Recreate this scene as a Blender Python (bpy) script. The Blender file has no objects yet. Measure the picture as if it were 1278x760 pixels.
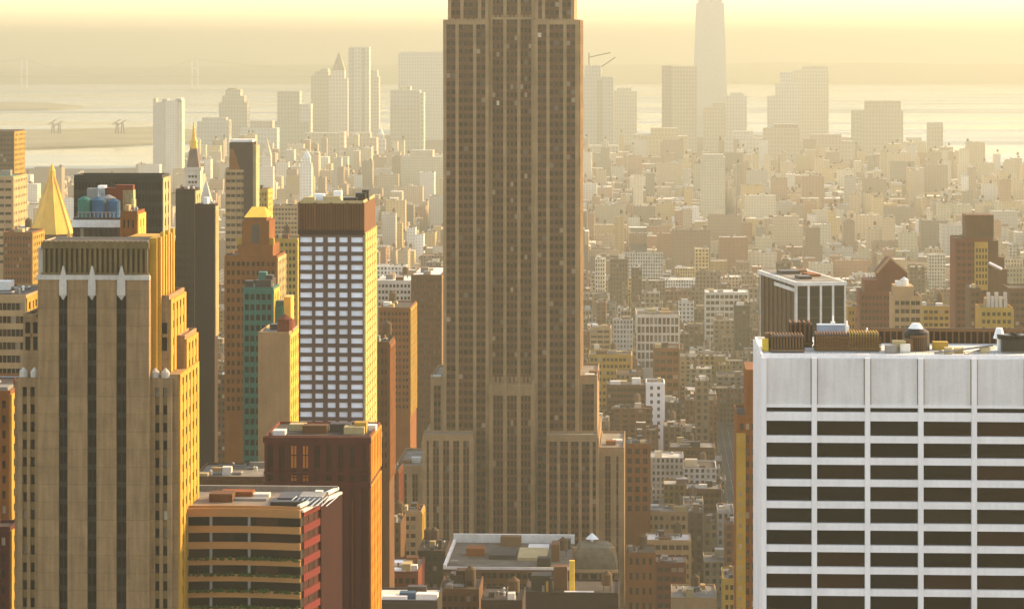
import bpy, math, random
import numpy as np
from mathutils import Vector, Matrix
R = math.radians
random.seed(11)
sc = bpy.context.scene
COL = sc.collection

# ------------------------------------------------------------------ camera, world, sun, exposure
F = 3600.0; CX = 639.0; HY = 55.0; CAMZ = 260.0      # focal length in photo pixels, principal column, eye-level row, eye height
T = R(2.75)                                          # the street grid runs this much to the right of the view axis
cam = bpy.data.cameras.new('camera'); camo = bpy.data.objects.new('camera', cam); COL.objects.link(camo)
camo.location = (0, 0, CAMZ); camo.rotation_euler = (R(90), 0, 0)
cam.sensor_width = 36.0; cam.lens = F / 1278 * 36.0
cam.shift_y = -(380 - HY) / 1278; cam.clip_start = 1.0; cam.clip_end = 150000
sc.camera = camo

SUN_AZ, SUN_EL = 60.0, 23.0
world = bpy.data.worlds.new('World'); sc.world = world; world.use_nodes = True
nt = world.node_tree; nt.nodes.clear()
sky = nt.nodes.new('ShaderNodeTexSky'); sky.sky_type = 'NISHITA'; sky.sun_disc = False
sky.sun_elevation = R(SUN_EL); sky.sun_rotation = R(SUN_AZ); sky.altitude = 200
sky.air_density = 1.0; sky.dust_density = 1.0; sky.ozone_density = 0.6
tint = nt.nodes.new('ShaderNodeMix'); tint.data_type = 'RGBA'; tint.blend_type = 'MULTIPLY'
tint.inputs['Factor'].default_value = 1.0; tint.inputs['B'].default_value = ((1.10, 0.88, 0.71, 1))
bg = nt.nodes.new('ShaderNodeBackground'); bg.inputs['Strength'].default_value = 0.15
out = nt.nodes.new('ShaderNodeOutputWorld')
nt.links.new(sky.outputs[0], tint.inputs['A']); nt.links.new(tint.outputs['Result'], bg.inputs['Color'])
nt.links.new(bg.outputs[0], out.inputs[0])
sl = bpy.data.lights.new('sun', 'SUN'); sl.energy = 2.3; sl.angle = R(0.5); sl.color = (1.0, 0.68, 0.26)
so = bpy.data.objects.new('sun', sl); COL.objects.link(so)
sdir = Vector((math.sin(R(SUN_AZ)) * math.cos(R(SUN_EL)), math.cos(R(SUN_AZ)) * math.cos(R(SUN_EL)), math.sin(R(SUN_EL))))
so.rotation_euler = sdir.to_track_quat('Z', 'Y').to_euler(); so.location = (500, 300, 900)
sc.view_settings.view_transform = 'Standard'; sc.view_settings.look = 'None'
sc.view_settings.exposure = 2.05; sc.view_settings.gamma = 1.0; sc.view_settings.use_curve_mapping = False
cy = sc.cycles
cy.max_bounces = 5; cy.diffuse_bounces = 2; cy.glossy_bounces = 2; cy.volume_bounces = 1; cy.transmission_bounces = 2
cy.use_denoising = True; cy.sample_clamp_indirect = 6.0
HAZE_DENSITY = 0.00012; HAZE_COL = (0.43, 0.443, 0.372); HAZE_G = 0.42

# ------------------------------------------------------------------ materials
def X(px, Y): return (px - CX) / F * Y
def Z(py, Y): return CAMZ - (py - HY) / F * Y

MATS = {}
KEEP = {'travertine', 'travertine_panel', 'white_paint', 'roof_pale', 'gold', 'yellow_paint', 'sunlit_cream', 'pale_stone'}
def deep(c, k=0.62, sat=1.4):
    l = .3*c[0] + .59*c[1] + .11*c[2]
    return tuple(max(.004, (l + (v-l)*sat)*k) for v in c[:3])
def mat(name, col, rough=0.85, var=0.16, scale=0.12, streak=0.0, spec=0.25, metal=0.0, course=0.0):
    if name in MATS: return MATS[name]
    if name not in KEEP: col = deep(col)
    m = bpy.data.materials.new(name); m.use_nodes = True; n = m.node_tree; L = n.links
    b = n.nodes['Principled BSDF']; b.inputs['Roughness'].default_value = rough
    b.inputs['Specular IOR Level'].default_value = spec; b.inputs['Metallic'].default_value = metal
    tc = n.nodes.new('ShaderNodeTexCoord')
    n1 = n.nodes.new('ShaderNodeTexNoise'); n1.inputs['Scale'].default_value = scale; n1.inputs['Detail'].default_value = 5
    mp = n.nodes.new('ShaderNodeMapping'); mp.inputs['Scale'].default_value = (1.3, 1.3, 0.09)
    n2 = n.nodes.new('ShaderNodeTexNoise'); n2.inputs['Scale'].default_value = 0.9; n2.inputs['Detail'].default_value = 4
    L.new(tc.outputs['Object'], n1.inputs['Vector']); L.new(tc.outputs['Object'], mp.inputs['Vector']); L.new(mp.outputs[0], n2.inputs['Vector'])
    r1 = n.nodes.new('ShaderNodeMapRange'); r1.inputs['From Min'].default_value = 0.3; r1.inputs['From Max'].default_value = 0.7
    r1.inputs['To Min'].default_value = 1 - var; r1.inputs['To Max'].default_value = 1 + var
    r2 = n.nodes.new('ShaderNodeMapRange'); r2.inputs['From Min'].default_value = 0.35; r2.inputs['From Max'].default_value = 0.7
    r2.inputs['To Min'].default_value = 1; r2.inputs['To Max'].default_value = 1 - streak
    L.new(n1.outputs[0], r1.inputs['Value']); L.new(n2.outputs[0], r2.inputs['Value'])
    mu = n.nodes.new('ShaderNodeMath'); mu.operation = 'MULTIPLY'; L.new(r1.outputs[0], mu.inputs[0]); L.new(r2.outputs[0], mu.inputs[1])
    n3 = n.nodes.new('ShaderNodeTexNoise'); n3.inputs['Scale'].default_value = 1.7; n3.inputs['Detail'].default_value = 6; n3.inputs['Roughness'].default_value = .7
    L.new(tc.outputs['Object'], n3.inputs['Vector'])
    r3 = n.nodes.new('ShaderNodeMapRange'); r3.inputs['From Min'].default_value = .3; r3.inputs['From Max'].default_value = .7; r3.inputs['To Min'].default_value = 1-var*.7; r3.inputs['To Max'].default_value = 1+var*.7
    L.new(n3.outputs[0], r3.inputs['Value']); m3 = n.nodes.new('ShaderNodeMath'); m3.operation = 'MULTIPLY'; L.new(mu.outputs[0], m3.inputs[0]); L.new(r3.outputs[0], m3.inputs[1])
    if course:                                        # a joint at every storey
        sx = n.nodes.new('ShaderNodeSeparateXYZ'); L.new(tc.outputs['Object'], sx.inputs[0])
        dv = n.nodes.new('ShaderNodeMath'); dv.operation = 'DIVIDE'; L.new(sx.outputs[2], dv.inputs[0]); dv.inputs[1].default_value = course
        fr = n.nodes.new('ShaderNodeMath'); fr.operation = 'FRACT'; L.new(dv.outputs[0], fr.inputs[0])
        lt = n.nodes.new('ShaderNodeMath'); lt.operation = 'LESS_THAN'; L.new(fr.outputs[0], lt.inputs[0]); lt.inputs[1].default_value = .07
        ml = n.nodes.new('ShaderNodeMath'); ml.operation = 'MULTIPLY_ADD'; L.new(lt.outputs[0], ml.inputs[0]); ml.inputs[1].default_value = -.14; ml.inputs[2].default_value = 1
        fl_ = n.nodes.new('ShaderNodeMath'); fl_.operation = 'FLOOR'; L.new(dv.outputs[0], fl_.inputs[0])
        wn_ = n.nodes.new('ShaderNodeTexWhiteNoise'); wn_.noise_dimensions = '1D'; L.new(fl_.outputs[0], wn_.inputs['W'])
        rw = n.nodes.new('ShaderNodeMapRange'); rw.inputs['To Min'].default_value = .92; rw.inputs['To Max'].default_value = 1.08; L.new(wn_.outputs[0], rw.inputs['Value'])
        k1 = n.nodes.new('ShaderNodeMath'); k1.operation = 'MULTIPLY'; L.new(ml.outputs[0], k1.inputs[0]); L.new(rw.outputs[0], k1.inputs[1])
        k2 = n.nodes.new('ShaderNodeMath'); k2.operation = 'MULTIPLY'; L.new(k1.outputs[0], k2.inputs[0]); L.new(m3.outputs[0], k2.inputs[1]); m3 = k2
    vm = n.nodes.new('ShaderNodeVectorMath'); vm.operation = 'SCALE'; vm.inputs[0].default_value = col
    L.new(m3.outputs[0], vm.inputs['Scale']); L.new(vm.outputs[0], b.inputs['Base Color'])
    MATS[name] = m
    return m

def glass(name, col, rough=0.12, spec=0.3, var=0.5):
    """a window: dark room, blind or reflection painted as one pane colour, each pane a little different"""
    if name in MATS: return MATS[name]
    m = bpy.data.materials.new(name); m.use_nodes = True; n = m.node_tree; L = n.links
    b = n.nodes['Principled BSDF']; b.inputs['Roughness'].default_value = rough; b.inputs['Specular IOR Level'].default_value = spec
    oi = n.nodes.new('ShaderNodeNewGeometry')
    r1 = n.nodes.new('ShaderNodeMapRange'); r1.inputs['To Min'].default_value = 1 - var; r1.inputs['To Max'].default_value = 1 + var
    ob = n.nodes.new('ShaderNodeObjectInfo'); ad = n.nodes.new('ShaderNodeMath'); ad.operation = 'ADD'; fr = n.nodes.new('ShaderNodeMath'); fr.operation = 'FRACT'
    L.new(oi.outputs['Random Per Island'], ad.inputs[0]); L.new(ob.outputs['Random'], ad.inputs[1]); L.new(ad.outputs[0], fr.inputs[0])
    L.new(fr.outputs[0], r1.inputs['Value'])
    vm = n.nodes.new('ShaderNodeVectorMath'); vm.operation = 'SCALE'; vm.inputs[0].default_value = col
    L.new(r1.outputs[0], vm.inputs['Scale']); L.new(vm.outputs[0], b.inputs['Base Color'])
    MATS[name] = m
    return m

def city_mat(name, windows=True, lift=0.0):
    """walls of the smaller buildings: the colour of each building sits in the 'Col' attribute, one unit of UV is one window bay"""
    m = bpy.data.materials.new(name); m.use_nodes = True; n = m.node_tree; L = n.links
    b = n.nodes['Principled BSDF']; b.inputs['Specular IOR Level'].default_value = 0.2
    at = n.nodes.new('ShaderNodeAttribute'); at.attribute_name = 'Col'
    tc = n.nodes.new('ShaderNodeTexCoord')
    n1 = n.nodes.new('ShaderNodeTexNoise'); n1.inputs['Scale'].default_value = 0.16; n1.inputs['Detail'].default_value = 5
    L.new(tc.outputs['Object'], n1.inputs['Vector'])
    r1 = n.nodes.new('ShaderNodeMapRange'); r1.inputs['From Min'].default_value = 0.3; r1.inputs['From Max'].default_value = 0.7
    r1.inputs['To Min'].default_value = 0.95 if lift else 0.75; r1.inputs['To Max'].default_value = 1.05 if lift else 1.22
    L.new(n1.outputs[0], r1.inputs['Value'])
    vm = n.nodes.new('ShaderNodeVectorMath'); vm.operation = 'SCALE'
    L.new(at.outputs['Color'], vm.inputs[0]); L.new(r1.outputs[0], vm.inputs['Scale'])
    b.inputs['Roughness'].default_value = 0.9
    if not windows:
        L.new(vm.outputs[0], b.inputs['Base Color']); return m
    uv = n.nodes.new('ShaderNodeUVMap'); uv.uv_map = 'UVMap'; sp = n.nodes.new('ShaderNodeSeparateXYZ'); L.new(uv.outputs[0], sp.inputs[0])
    def M(op, a, bb=None):
        k = n.nodes.new('ShaderNodeMath'); k.operation = op
        for i, s in enumerate((a, bb)):
            if s is None: continue
            if isinstance(s, (int, float)): k.inputs[i].default_value = s
            else: L.new(s, k.inputs[i])
        return k.outputs[0]
    fu = M('FRACT', sp.outputs[0]); fv = M('FRACT', sp.outputs[1])
    w = M('MULTIPLY', M('LESS_THAN', M('ABSOLUTE', M('SUBTRACT', fu, 0.5)), 0.26), M('LESS_THAN', M('ABSOLUTE', M('SUBTRACT', fv, 0.5)), 0.29))
    cb = n.nodes.new('ShaderNodeCombineXYZ'); L.new(M('FLOOR', sp.outputs[0]), cb.inputs[0]); L.new(M('FLOOR', sp.outputs[1]), cb.inputs[1])
    ge = n.nodes.new('ShaderNodeNewGeometry'); L.new(ge.outputs['Random Per Island'], cb.inputs[2])
    wn = n.nodes.new('ShaderNodeTexWhiteNoise'); wn.noise_dimensions = '3D'; L.new(cb.outputs[0], wn.inputs['Vector'])
    pane = n.nodes.new('ShaderNodeValToRGB'); pane.color_ramp.interpolation = 'CONSTANT'
    e = pane.color_ramp.elements; e[0].position = 0; e[0].color = (0.02+lift, 0.014+lift*.8, 0.01+lift*.6, 1); e[1].position = 0.55; e[1].color = (0.06+lift, 0.04+lift*.8, 0.025+lift*.6, 1)
    q = e.new(0.85); q.color = (0.22, 0.18, 0.13, 1)
    L.new(wn.outputs['Value'], pane.inputs[0])
    mx = n.nodes.new('ShaderNodeMix'); mx.data_type = 'RGBA'; L.new(M('MULTIPLY', w, .3 if lift else 1.0), mx.inputs['Factor']); L.new(vm.outputs[0], mx.inputs['A']); L.new(pane.outputs[0], mx.inputs['B'])
    L.new(mx.outputs['Result'], b.inputs['Base Color'])
    rr = n.nodes.new('ShaderNodeMapRange'); rr.inputs['To Min'].default_value = 0.9; rr.inputs['To Max'].default_value = 0.25; L.new(w, rr.inputs['Value'])
    L.new(rr.outputs[0], b.inputs['Roughness'])
    return m
CITY = city_mat('city_wall'); FARW = city_mat('hazy_wall', True, 0.1); ROOFM = city_mat('city_roof', False)  # far walls: window contrast faded, distance haze put into the colour

# ------------------------------------------------------------------ mesh builder and objects
class MB:
    def __init__(s): s.v = []; s.f = []; s.uv = []; s.mi = []; s.col = []; s.usecol = False
    def face(s, pts, mi=0, uv=None, col=None):
        k = len(s.v); s.v.extend(pts); s.f.append(tuple(range(k, k + len(pts)))); s.mi.append(mi)
        s.uv.append(uv or [(0, 0)] * len(pts)); s.col.append(col or (0.5, 0.5, 0.5)); s.usecol = s.usecol or col is not None
    def box(s, x0, x1, y0, y1, z0, z1, mi=0, top=None, bottom=False, col=None, tcol=None, bay=None):
        top = mi if top is None else top
        k = len(s.v)
        s.v.extend([(x0,y0,z0),(x1,y0,z0),(x1,y1,z0),(x0,y1,z0),(x0,y0,z1),(x1,y0,z1),(x1,y1,z1),(x0,y1,z1)])
        def q(idx, m, uv, c):
            s.f.append(tuple(k + i for i in idx)); s.mi.append(m); s.uv.append(uv); s.col.append(c or (0.5,)*3)
        if col is not None: s.usecol = True
        nv = max(1, round((z1 - z0) / bay[1])) if bay else 0
        def uvq(w, nv=nv):
            nu = max(1, round(w / bay[0])) if bay else 0
            return [(0, 0), (nu, 0), (nu, nv), (0, nv)]
        q((0,1,5,4), mi, uvq(x1-x0), col); q((1,2,6,5), mi, uvq(y1-y0), col)
        q((2,3,7,6), mi, uvq(x1-x0), col); q((3,0,4,7), mi, uvq(y1-y0), col)
        q((4,5,6,7), top, [(0,0)]*4, tcol or col)
        if bottom: q((3,2,1,0), mi, [(0,0)]*4, col)
    def prism(s, poly, z0, z1, mi=0, top=None, col=None, shrink=None, cap=True, bottom=False):
        top = mi if top is None else top
        n = len(poly); k = len(s.v)
        p2 = shrink or poly
        s.v.extend([(x, y, z0) for x, y in poly]); s.v.extend([(x, y, z1) for x, y in p2])
        for i in range(n):
            j = (i + 1) % n
            s.f.append((k+i, k+j, k+n+j, k+n+i)); s.mi.append(mi); s.uv.append([(0,0)]*4); s.col.append(col or (0.5,)*3)
        if cap:
            s.f.append(tuple(k+n+i for i in range(n))); s.mi.append(top); s.uv.append([(0,0)]*n); s.col.append(col or (0.5,)*3)
        if bottom:
            s.f.append(tuple(k+n-1-i for i in range(n))); s.mi.append(mi); s.uv.append([(0,0)]*n); s.col.append(col or (0.5,)*3)
        if col is not None: s.usecol = True
    def cone(s, x, y, r0, r1, z0, z1, n=12, mi=0, ph=0.0, col=None, cap=True, bottom=False):
        a = [ph + 2*math.pi*i/n for i in range(n)]
        s.prism([(x+r0*math.cos(t), y+r0*math.sin(t)) for t in a], z0, z1, mi, mi, col,
                [(x+r1*math.cos(t), y+r1*math.sin(t)) for t in a], cap, bottom)
    def pyramid(s, x0, x1, y0, y1, z0, z1, mi=0, col=None, rx=0.0):
        cx_, cy_ = (x0+x1)/2, (y0+y1)/2; e = 0.02
        s.prism([(x0,y0),(x1,y0),(x1,y1),(x0,y1)], z0, z1, mi, mi, col, [(cx_-e-rx,cy_-e),(cx_+e+rx,cy_-e),(cx_+e+rx,cy_+e),(cx_-e-rx,cy_+e)])
    def bar(s, p, q, r, mi=0, col=None):
        p, q = Vector(p), Vector(q); d = (q - p).normalized(); a = d.orthogonal().normalized() * r; b = d.cross(a)
        k = len(s.v)
        for c in (p, q): s.v.extend([tuple(c+a+b), tuple(c-a+b), tuple(c-a-b), tuple(c+a-b)])
        for f in ((0,1,2,3),(7,6,5,4),(0,4,5,1),(1,5,6,2),(2,6,7,3),(3,7,4,0)):
            s.f.append(tuple(k+i for i in f)); s.mi.append(mi); s.uv.append([(0,0)]*4); s.col.append(col or (0.5,)*3)
    def build(s, name, mats, parent=None, smooth=False):
        me = bpy.data.meshes.new(name); me.from_pydata(s.v, [], s.f)
        for m in (mats if isinstance(mats, (list, tuple)) else [mats]): me.materials.append(m)
        me.polygons.foreach_set('material_index', s.mi)
        if s.usecol:
            u = me.uv_layers.new(name='UVMap'); u.data.foreach_set('uv', [c for f in s.uv for p in f for c in p])
            ca = me.color_attributes.new('Col', 'FLOAT_COLOR', 'CORNER')
            ca.data.foreach_set('color', [c for f, cc in zip(s.f, s.col) for _ in f for c in (*cc[:3], 1.0)])
        if smooth: me.polygons.foreach_set('use_smooth', [True]*len(s.f))
        me.update()
        o = bpy.data.objects.new(name, me); COL.objects.link(o)
        if parent is not None: o.parent = parent
        return o

def tag(o, label, cat, group=None, kind=None):
    if label: o['label'] = label
    if cat: o['category'] = cat
    if group: o['group'] = group
    if kind: o['kind'] = kind
    return o

def pane_mesh(m):
    key = 'pane_' + m.name
    if key in MATS: return MATS[key]
    b = MB(); b.box(0, 1, -1, 0, 0, 1, bottom=True)
    o = b.build('window', m); me = o.data; bpy.data.objects.remove(o); MATS[key] = me
    return me

OCC = []          # (px0, px1, top row, distance): what the named buildings cover, used when lots are filled behind them
FOOT = []         # footprints of the named buildings in grid coordinates
def grid(x, y): return (x*math.cos(T) - y*math.sin(T), x*math.sin(T) + y*math.cos(T))
def ungrid(a, b): return (a*math.cos(T) + b*math.sin(T), -a*math.sin(T) + b*math.cos(T))

class B:
    """one building: an Empty at its front left foot, x along the front, y into the block, z up, all in metres"""
    def __init__(s, name, label, px0, px1, Y, D, pytop, cat='building', group=None, rot=-T):
        s.p0, s.p1, s.Y, s.D = px0, px1, Y, D
        s.W = (px1 - px0) / F * Y; s.H = Z(pytop, Y)
        s.root = bpy.data.objects.new(name, None); COL.objects.link(s.root)
        s.root.location = (X(px0, Y), Y, 0); s.root.rotation_euler = (0, 0, rot); s.root.empty_display_size = 5
        tag(s.root, label, cat, group); s.wins = []; s.wall = MB()
        OCC.append((px0, px1, pytop, Y)); s.foot(0, s.W, 0, D)
    def foot(s, x0, x1, y0, y1):
        a, b = grid(X(s.p0, s.Y), s.Y); FOOT.append((a+x0-3, a+x1+3, b+y0-3, b+y1+3))
    def x(s, px): return (px - s.p0) / F * s.Y
    def z(s, py): return Z(py, s.Y)
    def tier(s, px0, px1, py, d0, d1, zb=0.0, mi=0, mb=None, top=None):
        (mb or s.wall).box(s.x(px0), s.x(px1), d0, d1, zb, s.z(py), mi, top)
    def fbox(s, mb, side, org, u0, u1, v0, v1, d, mi=0):
        if side == 'front': mb.box(u0, u1, org-d, org, v0, v1, mi, bottom=True)
        else: mb.box(org, org+d, u0, u1, v0, v1, mi, bottom=True)
    def facade(s, side, org, u0, u1, z0, z1, bays, fh, pier, mull, panes, wh=0.6, proud=0.5, mp=0.3, sp=0.14, mi_p=0, mi_m=0, mi_s=0, top=1.2, mb=None, pick=None):
        """piers, mullions and spandrels standing proud of the core; panes lie in the recesses between them"""
        mb = mb or s.wall
        n = sum(bays); nm = sum(k - 1 for k in bays)
        ww = (u1 - u0 - (len(bays)+1)*pier - nm*mull) / n
        nr = int((z1 - top - z0) / fh); u = u0; zt = z1 - top
        s.fbox(mb, side, org, u0, u1, zt, z1, proud - 0.03, mi_p)                     # the blank band at the head
        cols = []
        for i, k in enumerate(bays):
            s.fbox(mb, side, org, u, u+pier, z0, z1 + 0.02, proud, mi_p); u += pier; ub = u
            for j in range(k):
                cols.append((u, u+ww)); u += ww
                if j < k-1: s.fbox(mb, side, org, u, u+mull, z0, zt, mp, mi_m); u += mull
            for r in range(nr):
                b_ = zt - (r+1)*fh; s.fbox(mb, side, org, ub, u, b_, b_ + fh*(1-wh), sp, mi_s)
        s.fbox(mb, side, org, u, u1, z0, z1 + 0.02, proud, mi_p)
        for r in range(nr):
            for c, (a, b) in enumerate(cols):
                t = zt - r*fh
                p = pick(r, c) if pick else None
                s.wins.append((side, org, a, b, t - fh*wh, t, p or random.choices(*panes)[0]))
        return cols, nr
    def roof(s, x0, x1, y0, y1, z, m, par=0.9, th=0.4, wallm=None, name='roof'):
        b = MB()
        b.box(x0+th, x1-th, y0+th, y1-th, z, z+0.25, 1)
        for q in ((x0,x1,y0,y0+th),(x0,x1,y1-th,y1),(x0,x0+th,y0+th,y1-th),(x1-th,x1,y0+th,y1-th)): b.box(*q, z+0.003, z+par, 0)
        return b.build(name, [wallm or MATS['concrete'], m], s.root)
    def finish(s, mats, limit=100):
        w = s.wall.build('wall', mats, s.root)
        def seen(q): return (q[0] == 'front', (CAMZ - q[4])*F/s.Y + HY < 770, q[0] == 'front', (q[3]-q[2])*(q[5]-q[4]), q[4])
        ws = sorted(s.wins, key=seen, reverse=True)
        for side, org, a, b, v0, v1, m in ws[:limit]:
            o = bpy.data.objects.new('window', pane_mesh(MATS[m])); COL.objects.link(o); o.parent = s.root
            o.scale = (b-a, 0.05, v1-v0)
            if side == 'front': o.location = (a, org, v0)
            else: o.location = (org, a, v0); o.rotation_euler = (0, 0, R(90))
        if ws[limit:]:
            names = sorted({q[6] for q in ws[limit:]}); mb = MB()
            for side, org, a, b, v0, v1, m in ws[limit:]: s.fbox(mb, side, org, a, b, v0, v1, 0.05, names.index(m))
            o = mb.build('windows', [MATS[k] for k in names], s.root); o['kind'] = 'stuff'
        return w
    def part(s, name, mb, m, parent=None, label=None, smooth=False):
        o = mb.build(name, m, parent or s.root, smooth)
        if label: o['label'] = label
        return o
    def box_part(s, name, x0, x1, y0, y1, z0, z1, m, parent=None):
        mb = MB(); mb.box(x0, x1, y0, y1, z0, z1, bottom=True); return s.part(name, mb, m, parent)
    def tank(s, x, y, z, r=1.9, h=3.6):
        mb = MB(); mb.cone(x, y, r, r*0.96, z+2.2, z+2.2+h, 14, bottom=True); mb.cone(x, y, r*1.08, 0.1, z+2.2+h, z+2.2+h+1.5, 14, bottom=True)
        for i in range(4): mb.box(x+r*.62*(1 if i%2 else -1)-.12, x+r*.62*(1 if i%2 else -1)+.12, y+r*.62*(1 if i>1 else -1)-.12, y+r*.62*(1 if i>1 else -1)+.12, z, z+2.3)
        return s.part('water_tank', mb, MATS['wood_tank'])

mat('concrete', (0.42, 0.38, 0.31)); mat('wood_tank', (0.12, 0.075, 0.045), var=0.3)
mat('limestone', (0.45, 0.325, 0.21), streak=0.22, course=3.66); mat('spandrel_metal', (0.15, 0.072, 0.038), rough=0.6); mat('mullion_stone', (0.14, 0.08, 0.045))
mat('brick_tan', (0.44, 0.305, 0.19), course=3.66, streak=0.3, var=0.14, scale=0.3); mat('brick_tan_dark', (0.27, 0.18, 0.095), streak=0.2)
mat('travertine', (0.88, 0.81, 0.77), streak=0.08, var=0.05, rough=0.55); mat('travertine_panel', (0.74, 0.68, 0.63), streak=0.12, var=0.08)
mat('roof_tar', (0.07, 0.055, 0.045), var=0.4, scale=0.2); mat('roof_gray', (0.30, 0.28, 0.25), var=0.3, scale=0.15); mat('roof_pale', (0.62, 0.60, 0.55), var=0.2, scale=0.15)
mat('white_paint', (0.80, 0.79, 0.76), var=0.08); mat('steel_dark', (0.05, 0.04, 0.035), rough=0.5); mat('steel_gray', (0.32, 0.31, 0.29), rough=0.5)
mat('duct_brown', (0.22, 0.13, 0.075)); mat('rust', (0.26, 0.10, 0.045)); mat('yellow_paint', (0.80, 0.52, 0.06)); mat('ochre', (0.52, 0.36, 0.14))
mat('crown_brown', (0.17, 0.085, 0.045), var=0.12); mat('frame_steel', (0.13, 0.095, 0.085), rough=0.5); mat('cream', (0.62, 0.52, 0.33), streak=0.1)
mat('maroon', (0.085, 0.018, 0.009), streak=0.2); mat('red_brick', (0.19, 0.055, 0.025), streak=0.2); mat('red_bright', (0.15, 0.018, 0.009))
mat('terracotta', (0.50, 0.29, 0.155), var=0.1); mat('teal', (0.06, 0.19, 0.145), rough=0.5, streak=0.3); mat('dark_brown', (0.035, 0.016, 0.009), streak=0.2)
mat('brown_brick', (0.15, 0.075, 0.038), streak=0.25); mat('orange_brick', (0.27, 0.115, 0.045), streak=0.2); mat('gold', (0.72, 0.40, 0.055), rough=0.55, metal=0.15, var=0.12)
mat('black_metal', (0.022, 0.017, 0.013), rough=0.5, var=0.2); mat('beige', (0.56, 0.40, 0.25), streak=0.12); mat('copper', (0.10, 0.22, 0.15), var=0.3)
mat('pale_stone', (0.52, 0.46, 0.38), streak=0.15); mat('planting', (0.05, 0.075, 0.02), var=0.5, scale=0.8); mat('blue_tarp', (0.06, 0.125, 0.20), var=0.3, scale=0.4)
glass('g_black', (0.008, 0.006, 0.005), spec=0.12, rough=0.2); glass('g_night', (0.022, 0.008, 0.004), spec=0.12, rough=0.2); glass('g_dark', (0.013, 0.008, 0.005), spec=0.2); glass('g_brown', (0.032, 0.012, 0.006))
glass('g_blind', (0.26, 0.20, 0.13), rough=0.4, var=0.3); glass('g_white', (0.78, 0.87, 0.98), rough=0.35, spec=0.5, var=0.12); glass('g_flash', (0.60, 0.54, 0.40), rough=0.3, var=0.1)  # the two palest panes: sky reflection and glints put into the colour
glass('g_sun_glint', (0.62, 0.22, 0.04), rough=0.3, var=0.35); glass('g_red', (0.05, 0.012, 0.006)); glass('g_gray', (0.10, 0.085, 0.065), rough=0.25)  # amber pane: sun glint painted as its base colour
WHITE = MATS['white_paint']

# ------------------------------------------------------------------ ground, water, far shores
def sheet(name, pts, z, m, thick=0.0):
    mb = MB(); mb.prism([(p[0], p[1]) for p in pts], z - max(thick, 0.01), z) if thick else mb.face([(p[0], p[1], z) for p in pts])
    return tag(mb.build(name, m), None, None, kind='structure')
mw = bpy.data.materials.new('bay_water'); mw.use_nodes = True
bw = mw.node_tree.nodes['Principled BSDF']; bw.inputs['Base Color'].default_value = (0.05, 0.07, 0.075, 1); bw.inputs['Roughness'].default_value = 0.16; bw.inputs['IOR'].default_value = 1.33
wt = mw.node_tree.nodes.new('ShaderNodeTexCoord'); wno = mw.node_tree.nodes.new('ShaderNodeTexNoise'); wno.inputs['Scale'].default_value = 0.02; wno.inputs['Detail'].default_value = 6
wb = mw.node_tree.nodes.new('ShaderNodeBump'); wb.inputs['Strength'].default_value = 0.25; wb.inputs['Distance'].default_value = 1.0
mw.node_tree.links.new(wt.outputs['Object'], wno.inputs['Vector']); mw.node_tree.links.new(wno.outputs[0], wb.inputs['Height']); mw.node_tree.links.new(wb.outputs[0], bw.inputs['Normal'])
wmp = mw.node_tree.nodes.new('ShaderNodeMapping'); wmp.inputs['Scale'].default_value = (.0004, .0022, 1); wn2 = mw.node_tree.nodes.new('ShaderNodeTexNoise'); wn2.inputs['Scale'].default_value = 1; wn2.inputs['Detail'].default_value = 5
wr = mw.node_tree.nodes.new('ShaderNodeMapRange'); wr.inputs['From Min'].default_value = .35; wr.inputs['From Max'].default_value = .65; wr.inputs['To Min'].default_value = .05; wr.inputs['To Max'].default_value = .4
mw.node_tree.links.new(wt.outputs['Object'], wmp.inputs[0]); mw.node_tree.links.new(wmp.outputs[0], wn2.inputs['Vector']); mw.node_tree.links.new(wn2.outputs[0], wr.inputs['Value']); mw.node_tree.links.new(wr.outputs[0], bw.inputs['Roughness'])
sheet('water', [(-60000, -8000), (60000, -8000), (60000, 60000), (-60000, 60000)], -2.5, mw)
asphalt = mat('asphalt', (0.055, 0.048, 0.042), var=0.3, scale=0.05)
landm = mat('shore_land', (0.34, 0.30, 0.20), var=0.4, scale=0.004)
def at(px, py, z=0.0):
    Y = (CAMZ - z) * F / (py - HY); return (X(px, Y), Y)
sheet('ground', [(-1500, -1500), (2200, -1500), (1500, 4300), at(1420, 210), at(1278, 216), at(1225, 226), at(1186, 233), at(1150, 205), (X(1120, 7900), 7900), (X(900, 8300), 8300), (X(380, 8200), 8200), (X(240, 7000), 7000), at(190, 209), at(120, 211), at(20, 210), at(-120, 208), (-1900, 3500)], 0.0, asphalt, 2.4)
sheet('far_shore', [at(-300, 186), at(20, 185), at(80, 183), at(150, 181), at(260, 177), at(300, 168), at(200, 159), at(120, 161), at(40, 163), at(-300, 166)], 2.0, landm, 4)
sheet('island', [at(-200, 138), at(60, 137), at(105, 134), at(60, 129), at(-200, 125)], 3.0, landm, 5)
rng = random.Random(5)
mb = MB(); n = 90; prof = []
for i in range(n+1):
    px = -500 + i*(2300/n); t = min(1, max(0, px/1000)); base = 87.5*(1-t) + 80.5*t
    top = base + 1.3*math.sin(px*0.011) + 0.7*math.sin(px*0.043+1) + rng.uniform(-.3, .3)
    prof.append((px, top))
for i in range(n):
    (pa, ta), (pb, tb) = prof[i], prof[i+1]
    rows = []
    for Yr, k in ((18600, 0.0), (19300, 0.35), (20500, 0.8), (21500, 1.0), (24000, 0.9), (30000, 0.5)):
        rows.append([(X(pa, Yr), Yr, max(-1, k*Z(ta, 21500))), (X(pb, Yr), Yr, max(-1, k*Z(tb, 21500)))])
    for r0, r1 in zip(rows, rows[1:]): mb.face([r0[0], r0[1], r1[1], r1[0]])
tag(mb.build('hills', mat('hill_wood', (0.07, 0.075, 0.03), var=0.4, scale=0.002)), None, None, kind='structure')

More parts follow.
